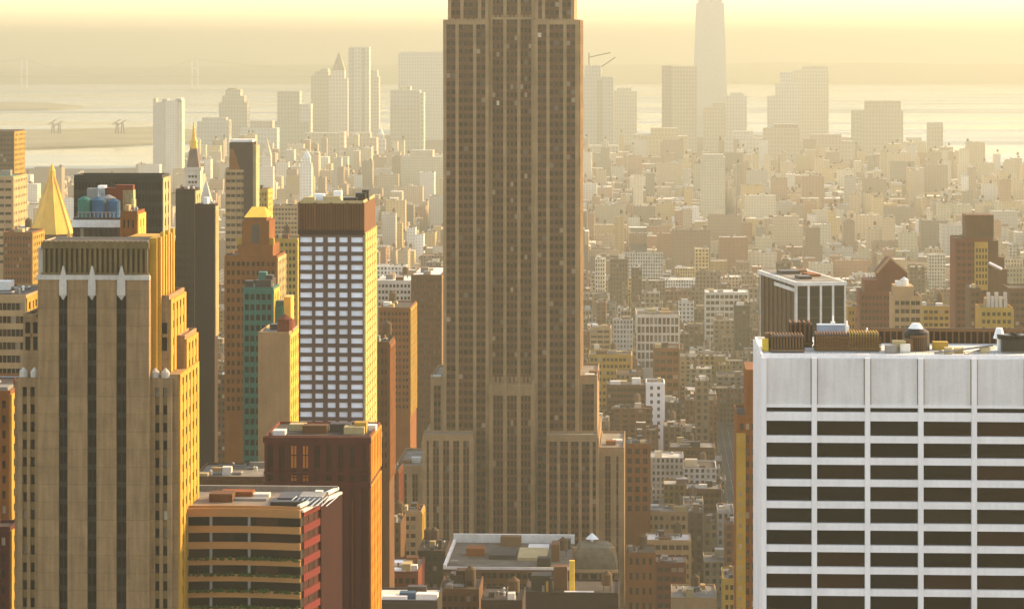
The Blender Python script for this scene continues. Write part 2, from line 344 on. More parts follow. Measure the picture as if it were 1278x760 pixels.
# the suspension bridge across the narrows
Yb = 17000; xb = [X(30, Yb), X(243, Yb)]
br = bpy.data.objects.new('suspension_bridge', None); COL.objects.link(br); br.location = (xb[0], Yb, 0)
tag(br, 'pale suspension bridge with two tall towers on the hazy bay', 'bridge')
span = xb[1]-xb[0]
for k in (0, span):
    mb = MB()
    for s_ in (-16, 16): mb.box(k+s_-5, k+s_+5, -8, 8, -2.5, 172)
    for zz in (60, 110, 160): mb.box(k-11, k+11, -6, 6, zz, zz+9, bottom=True)
    mb.build('bridge_tower', WHITE, br)
mb = MB(); mb.box(-900, span+900, -12, 12, 62, 69, bottom=True); mb.build('deck', MATS['steel_gray'], br)
for s_ in (-12, 12):
    mb = MB(); pts = [(-900, s_, 70)] + [(span*i/24, s_, 74+96*(2*i/24-1)**2) for i in range(25)] + [(span+900, s_, 70)]
    for p, q in zip(pts, pts[1:]): mb.bar(p, q, 1.4)
    mb.build('cable', MATS['steel_gray'], br)
# dock cranes on the far shore
for i, (px, py, lab) in enumerate(((66, 150, 'thin dock crane on the hazy far shore, nearer the golden pyramid'), (74, 152, 'shorter dock crane just right of another on the hazy far shore'), (146, 150, 'dock crane standing alone on the hazy far shore above the dark slab'), (153, 151, 'dock crane on the hazy far shore, closest to the pale crenellated tower'))):
    Yc = 8300; zc = Z(py, Yc)
    o = bpy.data.objects.new('dock_crane', None); COL.objects.link(o); o.location = (X(px, Yc), Yc, 2); tag(o, lab, 'crane', 'dock cranes')
    mb = MB()
    for s_ in (-4, 4):
        for t_ in (-4, 4): mb.bar((s_, t_, 0), (s_*.5, t_*.5, zc*.7), 1.0)
    mb.build('tower_frame', MATS['steel_dark'], o)
    mb = MB(); mb.bar((-14, 0, zc*.62), (10, 0, zc*1.0), 1.1); mb.build('boom', MATS['steel_dark'], o)
    mb = MB(); mb.box(-4, 4, -3, 3, zc*.66, zc*.74, bottom=True); mb.build('cab', MATS['steel_dark'], o)

# ------------------------------------------------------------------ the limestone skyscraper in the middle
b = B('skyscraper', 'limestone art deco skyscraper with setbacks towering in the middle of the city', 553, 722, 1300, 62, 25, 'skyscraper')
OCC[-1] = (553, 722, 0, 1300); b.foot(b.x(492), b.x(780), -16, 66)
LM = [MATS['limestone'], MATS['spandrel_metal'], MATS['mullion_stone']]
ESBP = (['g_brown', 'g_dark', 'g_blind', 'g_flash', 'g_gray'], [50, 44, 2.5, .25, 4])
def esb_pick(i, c):
    return random.choices(*ESBP)[0]
PR = 0.75
def slab(px0, px1, py, d0, d1, zb, bays, fh=3.66, pier=1.5, mull=0.62, top=2.6, wh=0.56, zf=None):
    b.tier(px0, px1, py, d0+PR, d1, zb)
    b.facade('front', d0+PR, b.x(px0), b.x(px1), zf if zf is not None else zb, b.z(py), bays, fh, pier, mull, ESBP, wh=wh, proud=PR, mp=0.4, sp=0.16, mi_p=0, mi_m=2, mi_s=1, top=top)
zv = b.z(800)
slab(536, 552.8, 476, 6, 58, 0, [2], pier=1.5, zf=zv); slab(722.2, 745, 473, 6, 58, 0, [3], pier=1.5, zf=zv)     # set-back shoulders
slab(530, 593, 540, -13, 60, 0, [1,2,2,2,2], pier=1.9, zf=zv, top=1.8, wh=.76); slab(683, 748, 540, -13, 60, 0, [2,2,2,2,1], pier=1.4, zf=zv, top=1.8)   # lower wings
slab(495, 529.8, 582, -6, 50, 0, [2,2], pier=2.6, zf=zv, wh=.76); slab(748.3, 779, 558, -6, 50, 0, [2,1], pier=2.6, zf=zv, wh=.76)
slab(611, 668, 478, -4, 20, 0, [3,3,3], pier=1.9, zf=zv, top=5.0, wh=.7)
zs = 0.0
slab(553, 610, 25, 0, 60, zs, [2,3,2], top=2.2, zf=zv); slab(667, 722, 25, 0, 60, zs, [2,3,2], top=2.2, zf=zv)
slab(610.2, 666.8, 22, 3.2, 56, zs, [3,3,3], pier=1.5, top=1.0, zf=b.z(478))
zt = b.z(25)
slab(558.5, 609.5, -75, 2.0, 54, zt, [2,3,1]); slab(667.5, 716.5, -75, 2.0, 54, zt, [1,3,2]); slab(610, 667, -110, 4.2, 52, b.z(22), [3,3,3])
mb = MB()
for px in (613, 631, 648.5, 666):                                                    # pointed stone heads over the centre bay
    x = b.x(px); mb.prism([(x-1.3, -5.2), (x+1.3, -5.2), (x+1.3, -4.0), (x-1.3, -4.0)], b.z(492), b.z(478)+2.0, shrink=[(x-.3, -5.0), (x+.3, -5.0), (x+.3, -4.0), (x-.3, -4.0)])
b.part('finials', mb, MATS['limestone'])
# right flank piers of the shaft, catching the sun
mb = MB()
for k in range(11): mb.box(b.x(722), b.x(722)+0.8, 1.5+k*5.6, 3.6+k*5.6, b.z(473), b.z(25))
b.part('flank_piers', mb, MATS['limestone'])
for (x0, x1, y0, y1, zz) in ((536, 552, 7, 57, 476), (723, 745, 7, 57, 473), (530.5, 592, -12, -.2, 540), (684, 747, -12, -.2, 540), (495, 529, -5, 50, 582), (749, 779, -5, 50, 558)):
    b.roof(b.x(x0), b.x(x1), y0, y1, b.z(zz)+0.01, MATS['roof_gray'], wallm=MATS['limestone'], par=1.2)
for px, py, yy, c in ((541, 473, 12, 'roof_pale'), (735, 470, 12, 'roof_pale'), (740, 469, 22, 'duct_brown'), (505, 577, 5, 'duct_brown'), (517, 575, 9, 'roof_pale'), (762, 552, 8, 'orange_brick'), (770, 553, 14, 'roof_pale')):
    b.box_part('roof_unit', b.x(px)-2.2, b.x(px)+2.2, yy, yy+5, b.z(py+8)-1.5, b.z(py), MATS[c])
b.finish(LM)

# ------------------------------------------------------------------ left foreground: tan brick tower with three dark window strips
b = B('office_tower', 'tan brick tower with three long black window strips and pointed stone finials', 47, 187, 600, 27, 345, 'skyscraper')
OCC[-1] = (12, 245, 300, 600); b.foot(b.x(10), b.x(246), -2, 60)
BM = [MATS['brick_tan'], MATS['brick_tan_dark'], mat('sunlit_ochre', (0.60, 0.385, 0.15), var=.12), MATS['pale_stone']]  # ochre for the right side: sunlight on the brick put into the colour
PN = (['g_dark', 'g_black', 'g_blind', 'g_gray', 'g_flash'], [46, 36, 7, 8, 3])
PR = 0.9
b.tier(47, 187, 345, 0.9, 27)
edges = [47, 73.5, 84.5, 109.5, 121, 146, 158.5, 187]
for i in (0, 2, 4, 6): b.wall.box(b.x(edges[i]), b.x(edges[i+1]), 0, 0.9, 0, b.z(345)+0.02)
for i in (1, 3, 5):
    x0, x1 = b.x(edges[i]), b.x(edges[i+1]); xm = (x0+x1)/2
    b.wall.box(x0, x1, 0.25, 0.9, b.z(370), b.z(345)+0.01, 1)
    o = b.box_part('window', x0, x1, 0.62, 0.9, 0, b.z(370), MATS['g_black'])
    mb = MB()
    for k in range(48): mb.box(x0, x1, 0.52, 0.62, b.z(370)-3.6*(k+1), b.z(370)-3.6*(k+1)+1.1, bottom=True)
    mb.box(xm-.08, xm+.08, 0.46, 0.62, 0, b.z(370)); b.part('spandrels', mb, MATS['black_metal'], o)
    w_ = (x1-x0)*0.5; mb = MB()
    mb.prism([(xm-w_*.85, -0.35), (xm+w_*.85, -0.35), (xm+w_*.85, 0.9), (xm-w_*.85, 0.9)], b.z(352), b.z(332), shrink=[(xm-.12, 0.0), (xm+.12, 0.0), (xm+.12, 0.6), (xm-.12, 0.6)])
    mb.box(xm-w_*.85, xm+w_*.85, -0.35, 0.25, b.z(368), b.z(352), bottom=True)
    mb.prism([(xm-w_*.7, -0.3), (xm+w_*.7, -0.3), (xm+w_*.7, 0.25), (xm-w_*.7, 0.25)], b.z(368), b.z(374), shrink=[(xm-.1, .1), (xm+.1, .1), (xm+.1, .25), (xm-.1, .25)])
    b.part('finial', mb, MATS['pale_stone'])
mb = MB(); mb.box(b.x(46), b.x(188), -0.25, 0.6, b.z(349), b.z(345)+0.3, bottom=True); b.part('cornice', mb, MATS['pale_stone'])
# crown with closely set ribs
mb = MB(); x0, x1 = b.x(52), b.x(184); zt, zb = b.z(304), b.z(345)
mb.box(x0, x1, 1.6, 13, zb, zt, 1)
nk = 21
for k in range(nk):
    x = x0 + (x1-x0-.55)*k/(nk-1); mb.box(x, x+.55, 1.05, 1.6, zb, zt+0.5, 0)
mb.box(x0-.3, x1+.3, 0.9, 1.7, zt-1.1, zt+0.2, 0, bottom=True); mb.box(x0-.3, x1+.3, 0.85, 1.7, zb, zb+0.7, 0)
b.part('crown', mb, [mat('crown_stone', (0.25, 0.185, 0.105), streak=0.3), mat('crown_recess', (0.10, 0.07, 0.04))])
b.roof(x0, x1, 1.8, 13, zt+.01, MATS['roof_tar'], par=.5)
# right flank of the crown: fluted brick, sunlight put into its ochre, with a stepped head
mb = MB(); xr = b.x(184)
mb.box(x1-6, xr+1.6, 13.1, 22.5, zb-20, b.z(300), 0); mb.box(xr+.01, xr+1.6, 3, 13.1, zb-20, b.z(298), 0)
for k in range(6): mb.box(xr+1.6, xr+2.3, 4+k*3.2, 5.6+k*3.2, zb-20, b.z(298)+ (0.9 if k % 2 else 0.1), 0)
b.part('flank_ribs', mb, mat('sunlit_ochre', (0.60, 0.385, 0.15), var=.12))
# wings stepping down on either side
def wing(px0, px1, py, d0, d1, n, top=2.0, rows=True, wh=.55, pier=1.0):
    b.tier(px0, px1, py, d0+PR, d1)
    b.facade('front', d0+PR, b.x(px0), b.x(px1), b.z(790), b.z(py), [n], 3.66, pier, 0.75, PN, wh=wh, proud=PR, mp=0.85, sp=0.7, mi_p=0, mi_m=0, mi_s=1, top=top)
b.tier(187.2, 207, 376, 5, 25); b.tier(187.2, 221, 468, 2.6, 28); b.tier(207.2, 219, 431, 13, 29)
wing(187.1, 214, 472, 1.6, 26, 2, pier=.95); wing(20, 46.9, 472, 1.6, 26, 2, pier=.95)
b.tier(22, 46.9, 400, 5, 26); b.tier(39, 46.9, 312, 7, 20, mi=3); b.tier(10, 19.8, 480, 6, 28)
mb = MB(); mb.pyramid(b.x(38.5), b.x(53), 6.5, 12, b.z(313), b.z(304)); b.part('corner_cap', mb, MATS['pale_stone'])
for (a, c) in ((25, 31), (35, 45), (189.5, 196), (198.5, 204.5)):                        # tall dark openings above the wings
    o = b.box_part('window', b.x(a), b.x(c), 4.9, 5.0, b.z(440), b.z(405), MATS['g_black'])
    b.box_part('sill', b.x(a)-.2, b.x(c)+.2, 4.6, 4.9, b.z(423), b.z(419), MATS['brick_tan'], o)
for (px, d, zz) in ((192, 4.0, 470), (205, 4.0, 470), (26, 4.0, 470), (40, 4.0, 470)):
    mb = MB(); x = b.x(px); mb.cone(x, d-1.4, .9, .9, b.z(473), b.z(465), 10); mb.cone(x, d-1.4, .9, .1, b.z(465), b.z(460), 10); b.part('turret', mb, MATS['pale_stone'])
# right flank: piers and windows, sunlight put into the ochre
for (pxr, ya, ye, pz0, pz1, n) in ((221, 2.8, 27.8, 790, 468, 5), (219, 13.2, 28.8, 468, 431, 3), (207, 5.2, 24.8, 468, 376, 4)):
    b.facade('right', b.x(pxr), ya, ye, b.z(pz0)+.1, b.z(pz1), [1]*n, 3.66, 2.5, .6, (['g_brown', 'g_blind'], [4, 1]), wh=.45, proud=.45, mp=.4, sp=.3, mi_p=2, mi_m=2, mi_s=2, top=1.0)
for q in ((187.3, 207, 5.1, 25, 376), (207.4, 219, 13.1, 29, 431), (22.1, 38.8, 5.1, 26, 400)):
    b.roof(b.x(q[0]), b.x(q[1]), q[2], q[3], b.z(q[4])+.01, MATS['roof_tar'], wallm=MATS['brick_tan'])
b.finish(BM)

# ------------------------------------------------------------------ right foreground: white travertine slab
b = B('office_slab', 'broad white travertine office slab with dark ribbon windows and rooftop machinery', 950, 1412, 560, 34, 447, 'skyscraper')
TM = [MATS['travertine'], MATS['travertine_panel'], mat('joint', (0.42, 0.33, 0.24))]
b.wall.box(0, b.W, 0.9, 34, 0, b.z(447)); zt = b.z(447)
xs = [b.x(950 + 66*k) for k in range(8)]
hw = b.x(953.2)
for k, x in enumerate(xs):
    xx = x + (hw if k == 0 else 0) - (hw if k == 7 else 0)
    b.wall.box(xx-hw, xx+hw, -0.55, 0.9, 0, zt+0.15)
b.wall.box(0.01, b.W-.01, 0.15, 0.9, b.z(505), zt-.02, 1)                                    # blank panels
for k in range(7):
    for g in (0.35, 0.68): b.wall.box(xs[k]+hw+(xs[k+1]-xs[k]-2*hw)*g-.03, xs[k]+hw+(xs[k+1]-xs[k]-2*hw)*g+.03, 0.11, 0.15, b.z(504), zt-.1, 1)
for k in range(7):
    for u in (xs[k]+hw+.03, xs[k+1]-hw-.21): b.wall.box(u, u+.18, 0.1, 0.15, b.z(504), zt-.05, 2)
b.wall.box(0.01, b.W-.01, -0.1, 0.9, b.z(508), b.z(504.5)); b.wall.box(0.01, b.W-.01, -0.15, 0.9, b.z(524.5), b.z(513.5))
rows = [(508, 513.5)]; y = 524.5
while y < 1100: rows.append((y, y+18.6)); b.wall.box(0.01, b.W-.01, -0.2, 0.9, b.z(y+27.2), b.z(y+18.6), bottom=True); y += 27.2
for ra, rb in rows:
    for k in range(7): b.wins.append(('front', 0.86, xs[k]+hw, xs[k+1]-hw, b.z(rb), b.z(ra), random.choice(('g_black', 'g_black', 'g_dark', 'g_night'))))
# left flank: narrow ribs running down, and the same floors
for k in range(9): b.wall.box(-0.35, 0, 1.2+k*4.05, 2.0+k*4.05, 0, zt+.1)
b.finish(TM, limit=100)
b.roof(0, b.W, 0.9, 34, zt+.01, MATS['roof_pale'], par=0.7, wallm=MATS['travertine'])
zr = zt + .26
def cooler(px0, px1, y0, y1, h, m1, m2, nrib):
    """a louvred cooling unit with ribs along its front"""
    x0, x1 = b.x(px0), b.x(px1); mb = MB(); mb.box(x0, x1, y0, y1, zr, zr+h*.9, 0)
    for k in range(nrib):
        x = x0 + (x1-x0)*(k+.2)/nrib; w_ = (x1-x0)/nrib*.4
        mb.box(x, x+w_, y0-.35, y1+.2, zr+h*.25, zr+h, 1, bottom=True)
    mb.box(x0-.2, x1+.2, y0-.15, y1+.1, zr+h*.12, zr+h*.2, 1, bottom=True)
    return b.part('cooling_unit', mb, [MATS[m1], MATS[m2]])
cooler(964, 1006, 8, 13, 3.5, 'black_metal', 'duct_brown', 11)
cooler(990, 1020, 18, 23, 5.0, 'dark_brown', 'crown_brown', 5)
cooler(1021, 1062, 10, 15, 3.6, 'black_metal', 'duct_brown', 12); cooler(1063, 1102, 10, 15, 3.8, 'steel_dark', 'ochre', 11)
mb = MB(); mb.box(b.x(1026), b.x(1062), 17, 20, zr, zr+4.6); b.part('skylight', mb, mat('pale_blue_metal', (0.42, 0.47, 0.55), rough=.4))
mb = MB()
for k in range(7): mb.bar((b.x(1022), 9.4-.01*k, zr+.5+.4*k), (b.x(1104), 9.2-.01*k, zr+.5+.4*k), .09)
b.part('pipes', mb, MATS['duct_brown'])
mb = MB(); mb.cone(b.x(1151), 14, 2.6, 2.5, zr, zr+3.6, 18); mb.cone(b.x(1151), 14, 2.5, 1.5, zr+3.6, zr+4.3, 18); b.part('fan_drum', mb, MATS['black_metal'])
mb = MB(); mb.cone(b.x(1150), 14, 1.5, .8, zr+4.3, zr+5.3, 12); b.part('fan_cap', mb, WHITE)
mb = MB()
for k in range(9): mb.box(b.x(1141+k*2.3), b.x(1142+k*2.3), 10.9, 11.1, zr, zr+3.0)
mb.box(b.x(1141), b.x(1162), 10.85, 11.15, zr+2.7, zr+3.1); b.part('louvre_screen', mb, MATS['duct_brown'])
mb = MB(); mb.box(b.x(1256), b.x(1290), 9, 15, zr, zr+2.6); mb.cone(b.x(1266), 12, 2.2, 2.3, zr+2.6, zr+3.4, 20); mb.cone(b.x(1280), 12, 2.2, 2.3, zr+2.6, zr+3.4, 20); b.part('fan_drum', mb, MATS['black_metal'])
mb = MB(); mb.cone(b.x(1255), 13, 1.2, .6, zr+2.5, zr+4.6, 10); mb.box(b.x(1253), b.x(1258), 12, 14, zr, zr+2.5); b.part('vent_hood', mb, WHITE)
mb = MB(); mb.box(b.x(1100), b.W-1.2, 27, 28.4, zr, zr+3.0); b.part('screen_wall', mb, MATS['dark_brown'])
mb = MB()
for k in range(40): mb.box(b.x(1100)+k*1.25, b.x(1100)+k*1.25+.3, 26.75, 27, zr, zr+2.7)
mb.box(b.x(1100), b.W-1.2, 26.7, 27, zr+2.4, zr+2.9); b.part('screen_ribs', mb, MATS['duct_brown'])
mb = MB(); mb.bar((b.x(1168), 5, zr+.4), (b.x(1244), 9, zr+1.5), .14); mb.bar((b.x(1175), 7, zr+.4), (b.x(1212), 16, zr+.5), .16); mb.bar((b.x(1205), 4, zr+.4), (b.x(1252), 16, zr+.5), .16); b.part('pipes', mb, MATS['steel_gray'])
for px, y0, w_, h, m in ((1108, 7, 2.2, 1.6, 'steel_gray'), (1118, 9, 2.6, 2.3, 'cream'), (1127, 8, 2.0, 1.7, 'roof_pale'), (1133, 10, 1.8, 2.5, 'duct_brown'), (1172, 14, 3, 1.6, 'ochre'), (1182, 6, 1.4, 1.3, 'cream'), (954, 10, 1.2, 2.4, 'yellow_paint'), (958, 12, 2, 3.4, 'duct_brown'), (1196, 8, 1.6, .9, 'ochre'), (1228, 8, 1.8, 1.1, 'cream')):
    b.box_part('roof_unit', b.x(px), b.x(px)+w_, y0, y0+2.2, zr, zr+h, MATS[m])
for px, y0, h in ((1048, 22, 6.0), (1066, 22, 5.0), (1092, 22, 3.6)):
    mb = MB(); mb.bar((b.x(px), y0, zr), (b.x(px), y0, zr+h), .12); mb.box(b.x(px)-.45, b.x(px)+.45, y0-.4, y0+.4, zr+h*.6, zr+h*.8, bottom=True); b.part('antenna_box', mb, WHITE)
mb = MB()
for k in range(56): mb.box(2+k*1.27, 2.06+k*1.27, 1.5, 1.56, zr, zr+1.0)
mb.box(2, 72, 1.5, 1.56, zr+.95, zr+1.05); b.part('railing', mb, MATS['steel_gray'])

# ------------------------------------------------------------------ tower with white windows and brown crown
b = B('office_tower', 'slim tower with rows of white windows, brown blank crown and sunlit right flank', 373, 454, 850, 35, 252, 'skyscraper')
b.wall.box(0, b.W, 0.6, 35, 0, b.z(293)); cols = [(374.5, 389.5), (393.5, 403.5), (409, 419), (423.5, 434), (438.5, 453)]
xc = [0] + [v for c in cols for v in (b.x(c[0]), b.x(c[1]))] + [b.W]
for i in range(0, len(xc), 2): b.wall.box(xc[i], xc[i+1], 0, 0.6, 0, b.z(291)+.01)
fhp = 11.45
for r in range(46):
    yt = 296 + r*fhp
    b.wall.box(0.01, b.W-.01, 0.12, 0.6, b.z(yt+fhp), b.z(yt+6.6), bottom=True)
    for ci, c in enumerate(cols):
        if r < 22: b.wins.append(('front', 0.55, b.x(c[0]), b.x(c[1]), b.z(yt+6.6), b.z(yt), 'g_white'))
b.wall.box(0.01, b.W-.01, 0.12, 0.6, b.z(296), b.z(291))
mb = MB(); mb.box(-.2, b.W+.2, 0.2, 34.8, b.z(292), b.z(254), 0)
for k in range(5):
    u = k*b.W/4; mb.box(max(-.3, u-.35), min(b.W+.3, u+.35), -.25, .2, b.z(291.5), b.z(253), 0)
for k in range(24): mb.box(.3+k*b.W/24, .5+k*b.W/24, 0.08, .2, b.z(291.5), b.z(255), 1)
mb.box(-.3, b.W+.3, -.3, .2, b.z(293), b.z(287), 1)
b.part('crown', mb, [MATS['crown_brown'], MATS['dark_brown']])
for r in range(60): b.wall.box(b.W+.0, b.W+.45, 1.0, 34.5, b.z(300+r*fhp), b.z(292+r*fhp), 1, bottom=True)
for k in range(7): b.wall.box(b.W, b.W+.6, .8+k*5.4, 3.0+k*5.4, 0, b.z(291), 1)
b.roof(0, b.W, 0.3, 34.6, b.z(254)+.01, MATS['roof_gray'], wallm=MATS['cream'], par=.8)
for px, y0, w_, h, m in ((376, 4, 3.5, 1.6, 'cream'), (388, 8, 3, 2.4, 'white_paint'), (401, 5, 5, 1.8, 'cream'), (412, 9, 2.4, 3.2, 'white_paint'), (426, 6, 4, 1.4, 'steel_dark'), (440, 9, 3, 2.6, 'black_metal'), (447, 12, 2, 3.4, 'black_metal')):
    b.box_part('roof_unit', b.x(px), b.x(px)+w_, y0, y0+3, b.z(254)+.2, b.z(254)+h, MATS[m])
b.finish([MATS['frame_steel'], mat('sunlit_cream', (0.56, 0.40, 0.14), var=.1)], limit=100)  # cream right side: sunlight put into the colour

# ------------------------------------------------------------------ maroon building with arcaded attic
b = B('brick_building', 'dark maroon brick building with arcaded attic windows glinting amber and sunlit right edge', 330, 462, 700, 27, 548, 'building')
b.wall.box(0, b.W, .7, 27, 0, b.z(548)); W = b.W
b.wall.box(-.3, W+.3, -.5, .7, b.z(552), b.z(546)+.2, bottom=True); b.wall.box(-.2, W+.2, -.4, .7, b.z(607), b.z(601), bottom=True); b.wall.box(-.15, W+.15, -.3, .7, b.z(591), b.z(588), bottom=True)
n = 9
for k in range(n+1):
    x = W*k/n; b.wall.box(max(0, x-.75), min(W, x+.75), 0, .7, 0, b.z(546))
    if k < n:
        xa, xe = x+.75, W*(k+1)/n-.75; xm = (xa+xe)/2
        am = 'g_sun_glint' if k in (2, 3) else 'g_red'
        for (ya, ye, m) in ((556, 584, am), (593, 600, am if k in (2, 3) else 'g_red')):
            mb = MB(); za, ze = b.z(ye), b.z(ya)
            mb.box(xa, xe, .55, .7, za, ze, 0, bottom=True); o = b.part('window', mb, MATS[m])
            mb = MB(); mb.box(xm-.1, xm+.1, .4, .55, za, ze); mb.box(xa, xe, .42, .55, za+(ze-za)*.55, za+(ze-za)*.55+.2, bottom=True); b.part('mullion', mb, MATS['dark_brown'], o)
        b.wall.box(xa, xe, .2, .7, b.z(601), b.z(600)); b.wall.box(xa, xe, .25, .7, b.z(556), b.z(551), bottom=True)
for k in (3, 5, 6, 7): b.wall.box(W*k/n+1.3, W*k/n+1.7, .2, .7, 0, b.z(622), 1)
b.facade('right', W, .8, 26.8, b.z(800), b.z(606), [1]*6, 3.7, 1.9, .5, (['g_red', 'g_brown'], [1, 1]), wh=.5, proud=.35, mp=.3, sp=.2, mi_p=2, mi_m=2, mi_s=2, top=.5)
b.facade('right', W, .8, 26.8, b.z(600), b.z(547), [1]*6, 9.8, 1.9, .5, (['g_red', 'g_brown'], [1, 1]), wh=.7, proud=.35, mp=.3, sp=.2, mi_p=2, mi_m=2, mi_s=2, top=.5)
b.roof(0, W, .7, 27, b.z(548)+.01, MATS['roof_tar'], wallm=MATS['red_brick'], par=.8)
for px, y0, w_, h, m in ((337, 5, 3, 1.4, 'roof_pale'), (352, 14, 4, 1.8, 'cream'), (372, 9, 6, 2.2, 'brown_brick'), (405, 12, 5, 2.2, 'steel_dark'), (425, 8, 5, 2.0, 'cream'), (437, 10, 3, 2.8, 'ochre'), (447, 14, 3, 1.6, 'roof_pale')):
    b.box_part('roof_unit', b.x(px), b.x(px)+w_, y0, y0+4, b.z(548)+.2, b.z(548)+h, MATS[m])
b.finish([MATS['maroon'], MATS['red_brick'], mat('sunlit_orange', (0.66, 0.33, 0.09), var=.15)])  # orange right side: low sun on the brick put into the colour

# ------------------------------------------------------------------ corner block with terracotta bands and planters
b = B('terraced_building', 'corner block with terracotta balcony bands, green planters and a dark red side', 245, 375, 610, 26, 637, 'building')
OCC[-1] = (245, 425, 612, 610); W = b.W; zt = b.z(637)
xl = b.x(205); xr_, yr = b.x(375), 0.0; xb_ = xr_ + 5.6; D = 27.0
def front_poly(dd, depth): # the front bows gently inward
    n = 12; pts = [(xl + (xr_-xl)*i/n, dd + 1.6*math.sin(math.pi*i/n)) for i in range(n+1)]
    return pts
body = front_poly(1.0, 0) + [(xb_, D), (xl, D)]
b.wall.prism(body, 0, zt-.05, 1)
def band(z0, z1, d, over=0.0, mb=None, mi=0):
    p = front_poly(d, 0); q = front_poly(1.05, 0)
    poly = p + q[::-1]
    (mb or b.wall).prism(poly, z0, z1, mi, bottom=True)
ph = 20.2
for k in range(11):
    y0 = 637 + k*ph
    band(b.z(y0+8.5), b.z(y0)+(.0 if k else .3), -0.25 if k == 0 else 0.0)
    if k < 8:
        n = 7; p = front_poly(0.75, 0)
        for i in range(12):
            if i % 12 == 0: continue
        for j in range(6):
            i0 = 2*j; q = p[i0:i0+3]
            mb = MB(); mb.prism(q + [(q[2][0], q[2][1]+.2), (q[1][0], q[1][1]+.2), (q[0][0], q[0][1]+.2)], b.z(y0+ph), b.z(y0+8.5), bottom=True)
            b.part('window', mb, MATS[random.choice(['g_dark', 'g_black', 'g_brown', 'g_dark'])])
        if k >= 3:
            q = front_poly(-.22, 0); rr = random.Random(k)
            mb = MB()
            for i in range(150):
                t = rr.random()*12; i0 = int(t); f_ = t-i0; p0, p1 = q[i0], q[min(12, i0+1)]
                cx_, cy_ = p0[0]+(p1[0]-p0[0])*f_, p0[1]+(p1[1]-p0[1])*f_ + rr.uniform(.0, .4); r_ = rr.uniform(.15, .42); zz = b.z(y0+1) + rr.uniform(-.1, .25)
                mb.prism([(cx_-r_, cy_-r_*.7), (cx_+r_*rr.uniform(.6, 1), cy_-r_), (cx_+r_, cy_+r_), (cx_-r_*.8, cy_+r_)], zz-.15, zz+rr.uniform(.1, .55), shrink=[(cx_-r_*.3, cy_-r_*.5), (cx_+r_*.5, cy_-r_*.3), (cx_+r_*.3, cy_+r_*.4), (cx_-r_*.6, cy_+r_*.3)])
            b.part('planter', mb, MATS['planting'])
for px in (262, 310, 218):
    t = (b.x(px)-xl)/(xr_-xl)*12; yy = .75 + 1.6*math.sin(math.pi*t/12); b.box_part('column', b.x(px)-.28, b.x(px)+.28, yy-.7, yy-.1, 0, b.z(645), MATS['steel_gray'])
# the dark red flank, running back to the right
fl = Vector((xb_-xr_, D-1.0)); Lf = fl.length; fl /= Lf; nr = Vector((fl.y, -fl.x)); p0 = Vector((xr_, 1.0))
def flank(u0, u1, z0, z1, d0, d1, mi, mb): 
    P_ = [p0+fl*u0+nr*d0, p0+fl*u0+nr*d1, p0+fl*u1+nr*d1, p0+fl*u1+nr*d0]; mb.prism([tuple(q) for q in P_], z0, z1, mi, bottom=True)
for k in range(11):
    y0 = 637 + k*ph
    mb = MB(); flank(1.2, 12, b.z(y0+9), b.z(y0), 0.0, .35, 0, mb); b.part('spandrel', mb, MATS['red_bright'])
    if k < 8:
        for j in range(3):
            mb = MB(); flank(1.5+j*3.6, 4.7+j*3.6, b.z(y0+ph), b.z(y0+9), .0, .08, 0, mb); b.part('window', mb, MATS['g_red'])
mb = MB(); flank(12.2, Lf, 0, zt-.1, 0, .5, 0, mb); b.part('side_wall', mb, mat('oxblood', (0.035, 0.008, 0.005), streak=.3, spec=.1))  # dark red deepened further, shade on this side put into the colour
# roof
mb = MB(); mb.prism(front_poly(1.6, 0)+[(xb_-.7, D-.6), (xl+.5, D-.6)], zt-.05, zt+.22, 0); b.part('roof', mb, mat('roof_warm_gray', (0.27, 0.235, 0.20), var=.25, scale=.2))
mb = MB(); band(zt, zt+.8, 0.7, mb=mb); b.part('parapet', mb, MATS['terracotta'])
mb = MB()
flank(.3, Lf-.3, zt+.5, zt+1.1, -.9, -.15, 0, mb); flank(.3, Lf-.3, zt-.4, zt+.1, -.2, .6, 0, mb); b.part('roof_edge', mb, MATS['roof_pale'])
mb = MB(); mb.box(xl, xb_-.4, D-1.6, D-.6, zt+.2, zt+1.4); b.part('back_parapet', mb, MATS['roof_gray'])
for px, y0, w_, d_, h, m in ((252, 10, 5, 5, 1.8, 'brown_brick'), (262, 15, 7, 4, 1.5, 'rust'), (282, 12, 7, 4, .5, 'steel_gray'), (300, 16, 4, 3, .9, 'roof_pale'), (340, 9, 10, 9, 1.2, 'steel_dark'), (334, 5, 7, 3, 1.0, 'black_metal'), (368, 8, 5, 7, 1.7, 'steel_gray'), (384, 14, 1.6, 2, 1.9, 'roof_pale')):
    b.box_part('roof_unit', b.x(px), b.x(px)+w_, y0, y0+d_, zt+.2, zt+.2+h, MATS[m])
mb = MB()
for k in range(9): mb.bar((b.x(352)+k*1.1, 6, zt+.2), (b.x(352)+k*1.1+2.2, 8.5, zt+1.9), .1)
b.part('duct_frames', mb, WHITE)
b.finish([MATS['terracotta'], MATS['black_metal'], MATS['maroon']])

